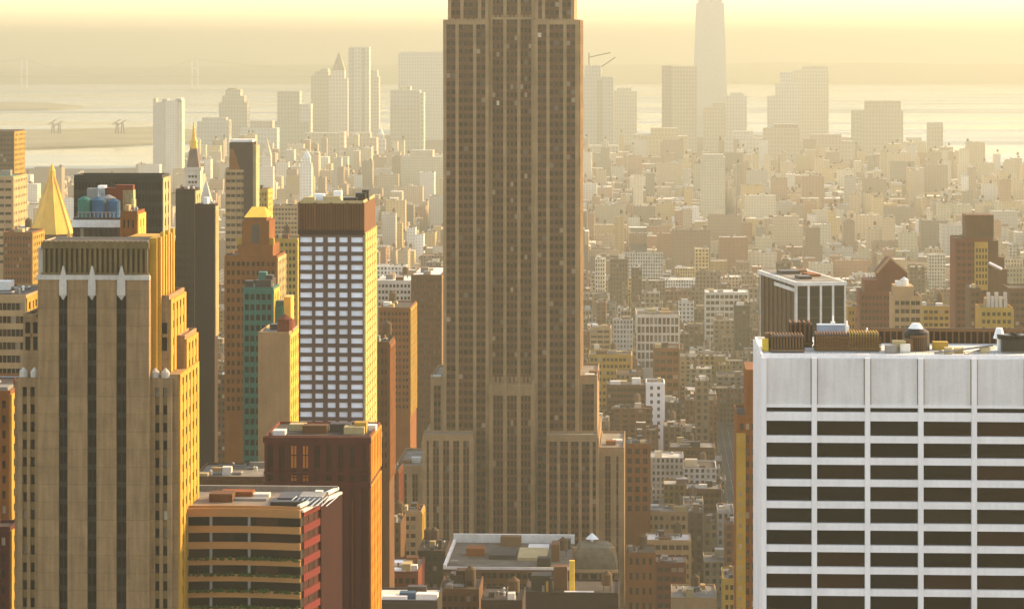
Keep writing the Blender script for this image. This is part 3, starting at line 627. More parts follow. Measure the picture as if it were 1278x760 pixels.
# ------------------------------------------------------------------ middle distance: towers with their own windows
def mid(name, label, px0, px1, Y, D, top, mats, bays, fh=3.6, pier=1.0, mull=0.7, wh=0.5, panes=(['g_dark', 'g_brown', 'g_blind'], [5, 4, 1]), roofm='roof_tar', proud=.45, low=None, right=True, tp=1.4, units=3, rot=-T, lit=1, cat='building', sp=.2, tank=0, nwin=100, fin=True):
    b = B(name, label, px0, px1, Y, D, top, cat, rot=rot)
    h = b.H; zl = max(0.0, b.z(low or 800)); b.wall.box(0, b.W, proud, D, 0, h)
    if bays: b.facade('front', proud, 0, b.W, zl, h, bays, fh, pier, mull, panes, wh=wh, proud=proud, mp=proud*.7, sp=sp, mi_s=0, mi_m=0, top=tp)
    else: b.wall.box(0, b.W, 0, proud, 0, h)
    if right:
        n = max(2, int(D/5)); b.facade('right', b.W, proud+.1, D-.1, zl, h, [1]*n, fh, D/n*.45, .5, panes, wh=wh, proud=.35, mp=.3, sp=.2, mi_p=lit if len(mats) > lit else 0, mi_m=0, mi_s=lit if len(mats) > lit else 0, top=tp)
    b.roof(0, b.W, proud+.02, D, h+.01, MATS[roofm], wallm=MATS[mats[0]])
    rr = random.Random(int(px0*7+top)); keep = []
    for k in range(units):
        w_ = rr.uniform(.1, .26)*b.W; x0 = rr.uniform(.05, .7)*b.W; y0 = D*(.1+.8*k/max(1, units)); d_ = min(D*.6/max(1, units), 6)
        b.box_part('roof_unit', x0, x0+w_, y0, y0+d_, h+.2, h+rr.uniform(1.2, 4.0), MATS[rr.choice(['roof_gray', 'brown_brick', 'cream', 'steel_dark', 'roof_pale', 'beige'])])
    if Y < 1450 and units:
        mb = MB(); zz = h + .3
        for k in range(3):
            xa, ya = rr.uniform(.1, .5)*b.W, rr.uniform(.15, .8)*D; xe = xa + rr.uniform(.2, .4)*b.W
            mb.bar((xa, ya, zz+.5), (xe, ya, zz+.5), .28); mb.bar((xe, ya, zz+.5), (xe, min(D-1, ya+4), zz+.5), .28)
            for q in (xa, (xa+xe)/2, xe): mb.bar((q, ya, zz-.1), (q, ya, zz+.5), .08)
        b.part('duct', mb, MATS['steel_gray'])
        for k in range(4):
            mb = MB(); q, p = rr.uniform(.1, .9)*b.W, rr.uniform(.15, .85)*D; mb.cone(q, p, .35, .35, zz-.1, zz+1.1, 8); mb.cone(q, p, .6, .1, zz+1.1, zz+1.6, 8, bottom=True); b.part('roof_vent', mb, MATS[rr.choice(['steel_gray', 'roof_pale', 'rust'])])
    for k in range(tank): b.tank(b.W*(.25+.5*rr.random()), D*.6, h+.2)
    if fin: b.finish([MATS[m] for m in mats], nwin)
    return b

# far left edge
mid('office_block', 'tan banded office block at the left edge beside the black-striped brick tower', -70, 33, 860, 40, 372, ['beige', 'ochre'], [18], fh=3.9, wh=.55, pier=.5, mull=.12, proud=.5, sp=.45, low=560)
mid('brick_building', 'rust brick building filling the left edge below the tan banded block', -70, 13, 690, 36, 492, ['orange_brick', 'ochre'], [3, 3, 3], fh=3.6, low=790)
mid('brick_building', 'low dark building at the bottom left corner with one sunlit corner pier', -70, 13, 640, 10, 662, ['maroon', 'ochre'], [4, 4], fh=3.6, low=790)
mid('office_tower', 'blank brown office tower cut by the left edge, against the pale river', -60, 18, 2300, 40, 165, ['brown_brick', 'ochre'], [6, 6, 6], fh=4, low=330, units=1)
mid('office_block', 'block with a green copper roof edge at the left edge under the brown tower', -60, 17, 1800, 40, 222, ['beige', 'cream'], [8], fh=5, low=340, roofm='copper', wh=.35)
mid('apartment_building', 'rust red apartment building peeking out left of the golden pyramid', 4, 40, 1500, 30, 292, ['orange_brick', 'ochre'], [3, 3, 3], fh=3.6, low=480, tank=1)
# black slab, its sunlit edge put in as cream
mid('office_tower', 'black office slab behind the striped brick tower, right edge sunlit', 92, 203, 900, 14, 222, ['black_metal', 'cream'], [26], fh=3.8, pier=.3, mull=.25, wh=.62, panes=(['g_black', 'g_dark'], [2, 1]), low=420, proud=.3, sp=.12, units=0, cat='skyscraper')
# rooftop plant house with blue tanks
b = mid('building', 'squat dark building topped with blue tanks and clutter before the black slab', 91, 150, 790, 24, 276, ['steel_dark', 'ochre'], [9], fh=6.5, pier=.6, mull=.35, wh=.6, low=330, roofm='roof_pale', units=0, tp=2.0)
z0 = b.H
mb = MB(); mb.box(-.3, b.W+.3, -.4, .3, z0-1.7, z0+.3, bottom=True); b.part('parapet', mb, MATS['roof_pale'])
for px, y0, r_, h_, m in ((100, 6, 1.8, 5.6, 'teal'), (108, 9, 1.5, 4.6, 'blue_tarp'), (117, 7, 2.1, 5.4, 'blue_tarp'), (127, 10, 2.1, 5.8, 'steel_gray'), (137, 7, 1.7, 5.0, 'blue_tarp')):
    mb = MB(); mb.cone(b.x(px), y0, r_, r_, z0+.3, z0+h_, 14); mb.cone(b.x(px), y0, r_*1.03, .3, z0+h_, z0+h_+.9, 14, bottom=True); b.part('roof_tank', mb, MATS[m])
for px, w_, h_, m in ((96, 6, 8.2, 'steel_gray'), (110, 2, 9.0, 'white_paint'), (118, 3, 8.4, 'red_brick'), (132, 5, 9.2, 'red_brick'), (142, 3, 7.8, 'cream')):
    b.box_part('roof_unit', b.x(px), b.x(px)+w_, 14, 17, z0+.3, z0+h_, MATS[m])
mb = MB()
for k in range(10): mb.bar((b.x(95+5*k), 3, z0+.3), (b.x(95+5*k), 3, z0+2.2), .1)
mb.bar((b.x(94), 3, z0+2.2), (b.x(142), 3, z0+2.2), .1); b.part('railing', mb, MATS['steel_gray'])
b = mid('building', 'little orange roof house in full sun between blue tanks and black slab', 150, 171, 770, 12, 268, ['orange_brick', 'gold'], [2, 1], fh=4.2, low=330, units=2, pier=.8)
# gilded pyramid
b = B('pyramid_tower', 'tower with a golden octagonal pyramid roof behind the striped brick tower', 36, 90, 1750, 26, 292, 'skyscraper'); OCC[-1] = (36, 90, 215, 1750)
cx0, cy0 = b.x(59.5), 13; b.wall.box(0, b.W, 0, 26, 0, b.z(305)); b.wall.box(1.5, b.W-1.5, 1.5, 24.5, b.z(305), b.z(293))
b.facade('front', 0, 0, b.W, b.z(420), b.z(305), [2, 2, 2, 2], 3.8, 1.2, .7, (['g_dark', 'g_brown'], [1, 1]), proud=.4)
mb = MB(); rb = b.x(84)-b.x(40); rb *= .62; ph8 = math.pi/8
mb.cone(cx0, cy0, rb, rb*.13, b.z(293), b.z(222), 8, ph=ph8, bottom=True); mb.cone(cx0, cy0, rb*.17, rb*.15, b.z(222), b.z(215), 8, ph=ph8, bottom=True); mb.cone(cx0, cy0, rb*.17, .05, b.z(215), b.z(205), 8, ph=ph8)
pr = b.part('golden_roof', mb, MATS['gold'])
mb = MB()
for i in range(8):
    t = ph8 + i*math.pi/4; mb.bar((cx0+rb*math.cos(t), cy0+rb*math.sin(t), b.z(293)), (cx0+rb*.13*math.cos(t), cy0+rb*.13*math.sin(t), b.z(222)), .35)
b.part('ribs', mb, MATS['gold'], pr)
for k in (0, 1):
    mb = MB(); mb.cone(2.2+k*(b.W-4.4), 2.2, 1.8, 1.6, b.z(305), b.z(296), 8); mb.cone(2.2+k*(b.W-4.4), 2.2, 1.9, .1, b.z(296), b.z(288), 8); b.part('corner_turret', mb, MATS['ochre'])
b.finish([MATS['brown_brick'], MATS['brown_brick']])
# clock tower with golden lantern
b = B('clock_tower', 'slender pale clock tower crowned by a golden lantern, behind two dark slabs', 231, 250, 2050, 11, 212, 'tower'); OCC[-1] = (231, 250, 165, 2050)
W = b.W; cx0 = W/2; b.wall.box(0, W, 0, W, 0, b.z(212)); ps = MATS['pale_stone']
mb = MB(); mb.box(-.7, W+.7, -.7, W+.7, b.z(213), b.z(209), bottom=True); b.part('cornice', mb, ps)
for r, (py, hh) in enumerate(((236, 6), (226, 3), (219, 3))):
    for px in (236.5, 240.5, 244.5) if r else (240.5,):
        mb = MB()
        if r == 0: mb.cone(0, 0, 2.6, 2.6, -.15, .15, 20); o = b.part('clock_face', mb, MATS['g_dark']); o.rotation_euler = (R(90), 0, 0); o.location = (b.x(px), -.1, b.z(py))
        else: mb.box(b.x(px)-.8, b.x(px)+.8, -.1, .1, b.z(py+hh), b.z(py), bottom=True); b.part('window', mb, MATS['g_dark'])
mb = MB(); mb.prism([(.9, .9), (W-.9, .9), (W-.9, W-.9), (.9, W-.9)], b.z(209), b.z(184), shrink=[(W*.3, W*.3), (W*.7, W*.3), (W*.7, W*.7), (W*.3, W*.7)]); b.part('roof', mb, mat('lead_roof', (0.20, 0.15, 0.12), var=.2))
mb = MB(); mb.cone(cx0, cx0, 3.0, 2.6, b.z(186), b.z(177), 8, bottom=True); mb.cone(cx0, cx0, 2.9, 1.1, b.z(177), b.z(170), 8); mb.cone(cx0, cx0, 1.4, 1.1, b.z(170), b.z(164), 8); mb.cone(cx0, cx0, 1.1, .05, b.z(164), b.z(151), 8); b.part('golden_lantern', mb, MATS['gold'])
b.finish([ps])
b = B('building', 'pale steep pyramid roof just right of the golden lantern clock tower', 248, 264, 1900, 9, 256, 'building'); b.wall.box(0, b.W, 0, 9, 0, b.z(256))
mb = MB(); mb.pyramid(-.2, b.W+.2, -.2, 9.2, b.z(256), b.z(224)); b.part('roof', mb, MATS['pale_stone']); b.finish([MATS['pale_stone']])
# two dark slabs and the tan tower
b = mid('apartment_tower', 'dark brown slab tower directly below the golden lantern clock tower', 219, 243, 1150, 14, 239, ['dark_brown', 'cream'], [4, 4], fh=3.4, low=330, panes=(['g_dark', 'g_red'], [2, 1]), units=1, fin=False)
b.wall.box(-1.6, b.W+.0, 1.0, 30, 0, b.z(302)); b.wall.box(b.W+.35, b.W+1.9, 4, 26, 0, b.z(300), 1)  # cream strip on the right stands for the sunlit edge
b.facade('front', 1.0, -1.6, b.W, b.z(560), b.z(302), [10], 3.4, .4, .25, (['g_dark', 'g_red', 'g_brown'], [3, 2, 1]), wh=.5, proud=1.35, mp=1.25, sp=1.1, mi_m=0); b.finish([MATS['dark_brown'], MATS['cream']])
mid('apartment_tower', 'dark blank slab tower with a thin sunlit edge, right of the other dark slab', 243, 268, 1050, 8, 258, ['dark_brown', 'cream'], [], low=420, units=1)
mid('apartment_tower', 'low rust building between the dark slabs and the teal tower foot', 262, 304, 1400, 20, 470, ['brown_brick', 'ochre'], [3, 3], low=600)
b = mid('apartment_tower', 'tall tan tower with stacked balconies and a dark upper part', 281, 314, 1650, 16, 212, ['beige', 'cream'], [2, 3], fh=4.2, pier=.5, mull=.3, wh=.42, low=340, panes=(['g_brown', 'g_dark'], [1, 1]), units=0, proud=.9, cat='skyscraper', fin=False)
b.wall.box(b.x(286), b.x(315.5), .5, 15, b.z(212), b.z(178), 2); b.wall.box(b.x(304.5), b.x(315.5), -.6, 15.5, b.z(345), b.z(177.5), 2); b.wall.box(b.x(315.6), b.x(315.6)+1.8, 1, 15, 0, b.z(182), 1)
mb = MB(); mb.prism([(b.x(286.2), .3), (b.x(300), .3), (b.x(300), .5), (b.x(286.2), .5)], b.z(212), b.z(186), shrink=[(b.x(286.2), .3), (b.x(291), .3), (b.x(291), .5), (b.x(286.2), .5)]); b.part('sloped_panel', mb, MATS['orange_brick'])
mb = MB(); mb.box(b.x(287), b.x(315), 1, 14, b.z(178)+.2, b.z(178)+1.6); b.part('roof_unit', mb, MATS['roof_pale'])
b.finish([MATS['beige'], MATS['cream'], MATS['dark_brown']])
# orange tower with a gabled crown
b = mid('apartment_tower', 'orange brick setback tower with a small gabled crown of ochre tiles', 280, 346, 1120, 26, 322, ['orange_brick', 'cream'], [2, 3, 3, 2], fh=3.5, low=520, panes=(['g_dark', 'g_red', 'g_brown'], [2, 2, 1]), units=0, cat='skyscraper', fin=False)
b.wall.box(b.x(296), b.x(340), 2, 22, b.H-.1, b.z(306)); b.wall.box(b.x(301), b.x(335), 3, 20, b.z(306)-.1, b.z(276)); b.wall.box(b.x(305), b.x(331), 4, 18, b.z(276)-.1, b.z(272))
mb = MB(); mb.pyramid(b.x(303), b.x(333), 3.5, 18.5, b.z(272), b.z(260), rx=2.5); b.part('roof', mb, MATS['yellow_paint'])
mb = MB(); mb.box(b.x(313), b.x(322), 2.8, 3.0, b.z(304), b.z(281)); b.part('window', mb, MATS['g_gray'])
for px in (297, 337): b.box_part('roof_tank', b.x(px)-1, b.x(px)+1, 4, 7, b.z(306), b.z(298), MATS['ochre'])
b.finish([MATS['orange_brick'], MATS['cream']])
# teal tower
b = mid('office_tower', 'narrow weathered teal tower standing left of the blank beige slab', 303, 341, 1000, 16, 362, ['teal', 'gold'], [5], fh=3.6, pier=.7, mull=.6, wh=.55, low=600, panes=(['g_dark', 'g_black'], [1, 1]), units=1, fin=False)
b.wall.box(b.x(318), b.x(338), 1, 14, b.H-.1, b.z(350), 2); b.wall.box(b.x(341.2), b.x(352), 3, 14, 0, b.z(384), 0); b.wall.box(b.x(352.2), b.x(361), 5, 14, 0, b.z(372), 1)  # gold block on the right: sunlit bits put in as colour
for px, py, m in ((308, 352, 'steel_dark'), (325, 341, 'teal'), (333, 345, 'steel_dark'), (345, 377, 'teal')): b.box_part('roof_unit', b.x(px)-1.4, b.x(px)+1.4, 5, 9, b.z(384), b.z(py), MATS[m])
b.finish([MATS['teal'], MATS['gold'], MATS['steel_dark']])
b = mid('office_slab', 'blank beige slab with a red water tank, between teal and white-windowed towers', 322, 361, 930, 26, 418, ['beige', 'gold'], [], low=640, units=0, fh=4.2, fin=False, roofm='roof_gray')
mb = MB(); mb.cone(b.x(352), 8, 2.6, 2.5, b.H+.2, b.H+4.4, 14, bottom=True); mb.cone(b.x(352), 8, 2.7, .2, b.H+4.4, b.H+6.0, 14); b.part('water_tank', mb, MATS['red_brick'])
b.box_part('roof_unit', b.x(343), b.x(360), 12, 18, b.H+.2, b.H+3.4, MATS['red_brick']); b.box_part('roof_unit', b.x(330), b.x(340), 14, 19, b.H+.2, b.H+2.0, MATS['steel_dark'])
b.finish([MATS['beige'], MATS['gold']])
mid('apartment_building', 'sunlit yellow apartment block peeking out left of the white-windowed tower', 338, 371, 1500, 24, 300, ['ochre', 'gold'], [3, 3], low=420, tank=1)
mid('apartment_building', 'narrow ochre tower standing between the tan tower and white-windowed tower', 318, 334, 1900, 24, 238, ['ochre', 'gold'], [2, 2], low=330, units=1)
mid('apartment_building', 'wide cream block behind the ochre tower, left of the brown crown', 338, 372, 2300, 24, 258, ['beige', 'cream'], [4, 4], low=330, units=2)
mid('building', 'dark low building with cluttered roof behind the terracotta banded block', 240, 330, 900, 30, 598, ['brown_brick', 'ochre'], [], low=640, units=6, roofm='roof_gray')
# between white-windowed tower and skyscraper
mid('apartment_tower', 'brown brick slab with even window rows just left of the limestone skyscraper', 513, 551, 1560, 60, 345, ['brown_brick', 'beige'], [3, 3, 3, 3], fh=3.5, low=540, panes=(['g_brown', 'g_dark', 'g_gray'], [3, 2, 2]), roofm='roof_pale')
mid('apartment_building', 'ochre brick block left of the brown slab, with one lighter stair strip', 472, 512, 1480, 40, 386, ['orange_brick', 'ochre'], [2, 1, 3, 2], fh=3.4, low=520, panes=(['g_brown', 'g_dark', 'g_red'], [2, 2, 1]), tank=1)
mid('apartment_building', 'long cream low block on the horizon side of the ochre brick block', 470, 514, 1700, 40, 352, ['pale_stone', 'cream'], [3, 3, 3], fh=3.6, low=400, roofm='roof_pale', tank=1)
mid('brick_building', 'thin rust building hugging the sunlit flank of the white-windowed tower', 462, 486, 1000, 20, 430, ['brown_brick', 'orange_brick'], [2, 2], low=600, tank=1)
mid('brick_building', 'dark brick block in the shaded street left of the limestone skyscraper', 470, 497, 1230, 24, 590, ['brown_brick', 'red_brick'], [2, 2], low=760, units=2, tank=1)
b = mid('brick_building', 'beige pier-fronted annex at the foot of the skyscraper, left side', 497, 526, 1200, 18, 640, ['beige', 'ochre'], [2], low=760, pier=2.5, units=2)

# white-capped dark block on the right, turned against the grid
b = B('office_block', 'dark ribbed office block with a white roof cap, turned to show its corner', 994, 1057, 1150, 28, 354, 'office building', rot=R(9)); OCC[-1] = (953, 1057, 345, 1150)
W = b.W; h = b.H; L_ = 62.0
b.wall.box(0, W, .5, L_, 0, h-.8)
for k in range(5): b.wall.box(W*k/4-.4 if k else -.2, W*k/4+.4 if k < 4 else W+.2, -.1, .5, 0, h-.5, 1)
for k in range(4):
    for r in range(8): b.wins.append(('front', .5, W*k/4+.75, W*(k+1)/4-.75, h-5.4-r*4.1, h-1.6-r*4.1, 'g_black'))
for k in range(9): b.wall.box(-.35, .0, 1+k*7.2, 1.9+k*7.2, 0, h-.5, 1 if k in (0, 8) else 2)
mb = MB(); mb.box(-.6, W+.6, -.5, L_+.4, h-.9, h+.6); b.part('roof_cap', mb, MATS['roof_pale'])
mb = MB(); mb.box(-.62, -.3, 0.2, L_*.55, h-3.4, h-2.0, bottom=True); b.part('fascia', mb, MATS['roof_pale'])
mb = MB(); mb.box(1.2, W-1.2, 1.5, L_-1.5, h+.6, h+.8); b.part('roof', mb, MATS['roof_gray'])
for x, y, w_, d_, hh, m in ((4, 10, 5, 8, 1.2, 'steel_dark'), (11, 22, 5, 12, 1.0, 'rust'), (3, 36, 8, 8, 1.4, 'steel_dark'), (12, 44, 4, 8, 1.0, 'duct_brown')): b.box_part('roof_unit', x, x+w_, y, y+d_, h+.8, h+.8+hh, MATS[m])
b.finish([mat('bronze_panel', (0.07, 0.042, 0.028), rough=.5), MATS['roof_pale'], MATS['dark_brown']])
# brown gabled block
b = mid('apartment_building', 'red brown block with a gabled centre, right of the white-capped block', 1073, 1117, 1480, 24, 366, ['red_brick', 'orange_brick'], [3, 3, 3], fh=3.5, low=430, units=0, right=False, panes=(['g_red', 'g_dark'], [2, 1]), fin=False)
b.wall.box(b.x(1079), b.x(1096), 1, 22, b.H-.1, b.z(350)); b.wall.box(b.x(1096.2), b.x(1133), 6, 22, 0, b.z(342)); b.foot(0, b.x(1135), 0, 24)
x0, x1, xm = b.x(1095), b.x(1134), b.x(1112); mb = MB()
mb.prism([(x0, 5.5), (x1, 5.5), (x1, 22.5), (x0, 22.5)], b.z(342), b.z(323), shrink=[(xm-1, 5.5), (xm+1, 5.5), (xm+1, 22.5), (xm-1, 22.5)], bottom=True); b.part('gable', mb, [MATS['red_brick']])
mb = MB(); mb.bar((xm, 5.3, b.z(323)+.2), (x1, 5.3, b.z(342)+.2), .5); mb.bar((xm, 5.3, b.z(323)+.2), (x0, 5.3, b.z(342)+.2), .5); b.part('gable_coping', mb, MATS['beige'])
b.finish([MATS['red_brick'], MATS['orange_brick']])
b = mid('apartment_building', 'cream apartment block with dark balcony bands right of the gabled block', 1115, 1150, 1400, 24, 372, ['beige', 'cream'], [1, 2, 2], fh=4.0, pier=.8, mull=.25, wh=.5, low=430, units=1, fin=False)
b.wall.box(b.x(1117), b.x(1141), 2, 20, b.H-.1, b.z(358)); mb = MB(); mb.cone(b.x(1130), 8, 2.2, 2.0, b.z(358), b.z(351), 10); mb.cone(b.x(1130), 8, 2.3, .1, b.z(351), b.z(347), 10); b.part('water_tank', mb, MATS['roof_pale'])
b.box_part('roof_unit', b.x(1119), b.x(1127), 6, 10, b.z(358), b.z(352), MATS['roof_pale']); b.finish([MATS['beige'], MATS['cream']])
mid('apartment_building', 'ochre low block between the cream apartment block and the stepped brown tower', 1151, 1192, 1600, 24, 384, ['ochre', 'gold'], [3, 3], low=430, tank=1)
# stepped brown tower
b = mid('apartment_tower', 'stepped brown brick tower with a boxy top near the right edge', 1192, 1233, 1500, 26, 300, ['red_brick', 'ochre', 'brown_brick'], [2, 4], fh=3.5, low=430, units=0, right=False, panes=(['g_red', 'g_brown'], [2, 1]), cat='skyscraper', fin=False)
b.wall.box(b.x(1203), b.x(1203.2)+b.x(1240)-b.x(1203), 3, 22, b.H-.1, b.z(296), 2); b.wall.box(b.x(1206), b.x(1241), 4, 20, b.z(296)-.1, b.z(269), 2)
b.wall.box(b.x(1216), b.x(1232.8), -.12, .0, b.z(362), b.z(302), 1); b.wall.box(b.x(1233.2), b.x(1247), 5, 24, 0, b.z(301), 2); b.wall.box(b.x(1247.2), b.x(1255), 6, 25, 0, b.z(322), 2); b.wall.box(b.x(1233.5), b.x(1257), 1, 4.8, 0, b.z(336), 2)
for k in range(6):
    for j in range(4): b.wins.append(('front', -.12, b.x(1218+j*3.8), b.x(1220+j*3.8), b.z(315+k*8), b.z(310+k*8), 'g_brown'))
mb = MB(); mb.bar((b.x(1234), .5, b.z(328)), (b.x(1250), .5, b.z(336)), .6); b.part('coping', mb, WHITE); b.foot(0, b.x(1257), 0, 26)
b.finish([MATS['red_brick'], MATS['ochre'], MATS['brown_brick']])
b = mid('apartment_building', 'ochre building with a crown of pale chimneys before the stepped brown tower', 1223, 1264, 1380, 20, 386, ['ochre', 'cream'], [2, 2, 2], low=430, units=0)
for k, px in enumerate((1235, 1240, 1245, 1250, 1256)): b.box_part('chimney', b.x(px)-.8, b.x(px)+.8, 4, 6, b.H, b.z(366 + (k % 2)*5), MATS['pale_stone'])
b.box_part('penthouse', b.x(1232), b.x(1259), 6, 15, b.H, b.z(374), MATS['beige'])
mid('brick_building', 'brown block cut by the right edge behind the white slab roof', 1259, 1330, 1450, 26, 362, ['brown_brick', 'ochre'], [4, 4, 3], low=430)
mid('brick_building', 'brown block filling the gap left of the ochre building with chimneys', 1210, 1224, 1440, 20, 362, ['brown_brick', 'ochre'], [2], low=430, units=1, right=False)
mid('brick_building', 'small ochre block showing between the white-capped block and gabled block', 1058, 1072, 1520, 24, 385, ['ochre', 'gold'], [2, 1], low=430, units=1, right=False)
# thin orange building beside the white slab
b = mid('apartment_tower', 'thin orange brick tower squeezed against the left edge of the white slab', 919, 947, 820, 24, 522, ['orange_brick', 'ochre'], [3], low=780, units=0, right=False, fin=False)
b.wall.box(b.x(931), b.W, 2, 22, b.H-.1, b.z(462)); b.wall.box(b.x(919), b.x(930.5), -.8, 0, 0, b.z(540), 1)
for r in range(14): b.wins.append(('front', -.8, b.x(922), b.x(926), b.z(600+r*13+6), b.z(600+r*13), 'g_blind'))
b.finish([MATS['orange_brick'], MATS['ochre']])

# ------------------------------------------------------------------ lower blocks around the skyscraper's right side
mid('apartment_building', 'orange brick block with three window columns right beside the skyscraper base', 779, 812, 1400, 24, 556, ['orange_brick', 'gold'], [1, 1, 1], fh=4.6, pier=1.6, wh=.6, low=650, panes=(['g_dark', 'g_black'], [2, 1]), units=4, right=False)
b = mid('apartment_building', 'long brown block with a sunlit white end wall, right of the skyscraper', 757, 806, 1750, 24, 482, ['brown_brick', 'beige'], [12], low=560, units=3, mull=.4)
b = mid('apartment_building', 'white gabled end building with two window columns, right of the long brown block', 806, 829, 1730, 20, 479, ['white_paint', 'white_paint'], [1, 1], fh=4.2, pier=2.6, low=560, units=1, panes=(['g_gray', 'g_dark'], [1, 1]))
mid('apartment_building', 'ochre loft block with an arcade row hugging the skyscraper shaft', 735, 788, 1900, 26, 444, ['ochre', 'gold'], [3, 4, 3], fh=4.4, low=520, tank=1, units=4)
mid('loft_building', 'cream loft block with tall pale window frames right of the skyscraper', 794, 848, 2000, 30, 394, ['pale_stone', 'cream'], [2, 2, 2, 2, 2], fh=6.0, pier=1.0, wh=.75, low=470, panes=(['g_brown', 'g_gray'], [1, 1]), units=4)
mid('loft_building', 'wide pale block far down the avenue, left of the white-capped dark block', 880, 934, 2400, 30, 366, ['pale_stone', 'cream'], [3, 3, 3], fh=5.0, wh=.6, low=430, units=4, roofm='roof_pale')
mid('brick_building', 'rust brown block right of the cream loft block, cubed roof houses', 815, 848, 1850, 26, 436, ['orange_brick', 'ochre'], [2, 2], fh=5, low=520, units=4)
mid('brick_building', 'tan narrow building between the ochre loft block and cream loft block', 736, 762, 2250, 26, 410, ['beige', 'cream'], [3], fh=4, low=450, units=2)
mid('loft_building', 'long low beige loft with pale roof houses right of the orange block', 800, 872, 1420, 22, 640, ['beige', 'ochre'], [10], fh=4.2, pier=1.2, mull=1.1, low=700, units=6, roofm='roof_gray', tank=1)
mid('loft_building', 'small beige building with white parapet in front of the long low loft', 806, 862, 1340, 20, 676, ['beige', 'ochre'], [6], fh=4.4, low=760, units=3, roofm='roof_pale', tank=1)
mid('brick_building', 'red brick house low between the beige building and the dark street', 818, 856, 1290, 18, 704, ['red_brick', 'ochre'], [4], fh=4.0, low=790, units=2, roofm='roof_gray')
mid('apartment_building', 'orange brick building with dark square windows at the foot of the street', 781, 818, 1280, 22, 692, ['orange_brick', 'ochre'], [1, 1, 1, 1], fh=6.6, pier=1.6, wh=.45, low=790, units=3, panes=(['g_dark', 'g_black'], [1, 1]), tank=1, right=False)
mid('brick_building', 'flat tan roof at the bottom edge left of the white slab', 838, 894, 1180, 30, 748, ['beige', 'ochre'], [], units=4, roofm='roof_gray', tank=1)
mid('brick_building', 'ochre cluttered roof at the bottom edge beside the thin orange tower', 902, 944, 1100, 26, 725, ['ochre', 'cream'], [3, 3], fh=3.8, low=790, units=6, roofm='roof_gray', tank=1)
mid('brick_building', 'gray roofed building low in the street right of the red brick house', 856, 900, 1500, 22, 612, ['brown_brick', 'beige'], [6], low=690, units=4, roofm='roof_gray')
mid('brick_building', 'tan building with pale roof vents half way down the dark street', 836, 892, 1640, 24, 560, ['brown_brick', 'beige'], [3, 3, 3], low=620, units=6, roofm='roof_gray', tank=1)

# ------------------------------------------------------------------ roofs at the skyscraper's foot
b = B('loft_building', 'broad grey building with pale parapeted roof at the foot of the skyscraper', 553, 712, 1080, 58, 710, 'building'); OCC[-1] = (553, 712, 676, 1080)
W = b.W; h = b.H; b.wall.box(0, W, .6, 58, 0, h)
b.facade('front', .6, 0, W, b.z(800), h, [3]*7, 4.2, 1.0, .4, (['g_black', 'g_dark', 'g_gray'], [3, 3, 1]), wh=.5, proud=.5, mi_s=0)
mb = MB(); mb.box(.6, W-.6, 1.2, 57, h, h+.25); b.part('roof', mb, mat('roof_olive', (0.16, 0.14, 0.11), var=.35, scale=.2))
mb = MB(); mb.box(0, W, 56.6, 58, h, h+3.6); mb.box(0, 1.0, .6, 56.6, h, h+1.6); mb.box(0, W, 0, .6, h, h+.9); b.part('parapet', mb, MATS['roof_pale'])
for x0, y0, w_, d_, hh, m in ((7, 26, 7, 8, 3.0, 'rust'), (16, 20, 10, 14, 1.6, 'steel_dark'), (19, 48, 8, 5, 3.8, 'duct_brown'), (27, 18, 11, 22, 1.2, 'cream'), (30, 40, 8, 12, .6, 'roof_pale'), (40, 16, 3, 10, 6.4, 'crown_brown'), (35, 6, 5, 5, 3.0, 'black_metal'), (2, 8, 3, 3, 1.4, 'roof_gray'), (43.5, 44, 3, 5, 3.4, 'steel_dark')):
    b.box_part('roof_unit', x0, x0+w_, y0, y0+d_, h+.25, h+.25+hh, MATS[m])
b.tank(44, 30, h+.2); b.finish([MATS['brown_brick'], MATS['beige']])
b = B('mansard_building', 'olive building with a rounded mansard roof below the right of the skyscraper', 712, 770, 1120, 24, 712, 'building'); OCC[-1] = (704, 770, 676, 1120)
W = b.W; h = b.H; b.wall.box(0, W, .5, 24, 0, h); b.facade('front', .5, 0, W, b.z(800), h, [1]*5, 5.0, 1.1, .4, (['g_dark', 'g_brown'], [2, 1]), wh=.55, proud=.4)
mb = MB(); mb.box(-.5, W+.5, -.5, .5, h-.6, h+.5, bottom=True); mb.box(-.3, W+.3, -.3, .5, h-5.6, h-5.0, bottom=True); b.part('cornice', mb, MATS['beige'])
mb = MB(); prev = [(0, .5), (W, .5), (W, 23.5), (0, 23.5)]; zz = h
for k in range(5):
    t0 = (k+1)/5; ins = 5.2*(1-math.cos(t0*math.pi/2)); nz = h + 8.6*math.sin(t0*math.pi/2)
    nx = [(ins, .5+ins), (W-ins, .5+ins), (W-ins, 23.5-ins), (ins, 23.5-ins)]; mb.prism(prev, zz, nz, shrink=nx, cap=(k == 4)); prev, zz = nx, nz
b.part('mansard_roof', mb, mat('slate_olive', (0.20, 0.165, 0.115), var=.25, scale=.4))
mb = MB(); mb.cone(b.x(738), 16, 2.6, .2, zz+1.2, zz+3.4, 14, bottom=True); mb.cone(b.x(738), 16, .5, .5, zz, zz+1.2, 8); b.part('roof_hood', mb, WHITE)
for px in (717, 764): b.box_part('chimney', b.x(px)-.9, b.x(px)+.9, 4, 6, h, h+8.4, MATS['beige'])
b.finish([mat('olive_stone', (0.165, 0.125, 0.08), streak=.2), MATS['beige']])
b = mid('brick_building', 'dark building with one yellow rooftop shaft in front of the mansard roof', 655, 772, 1000, 26, 742, ['dark_brown', 'brown_brick'], [], units=0, roofm='roof_tar', right=False)
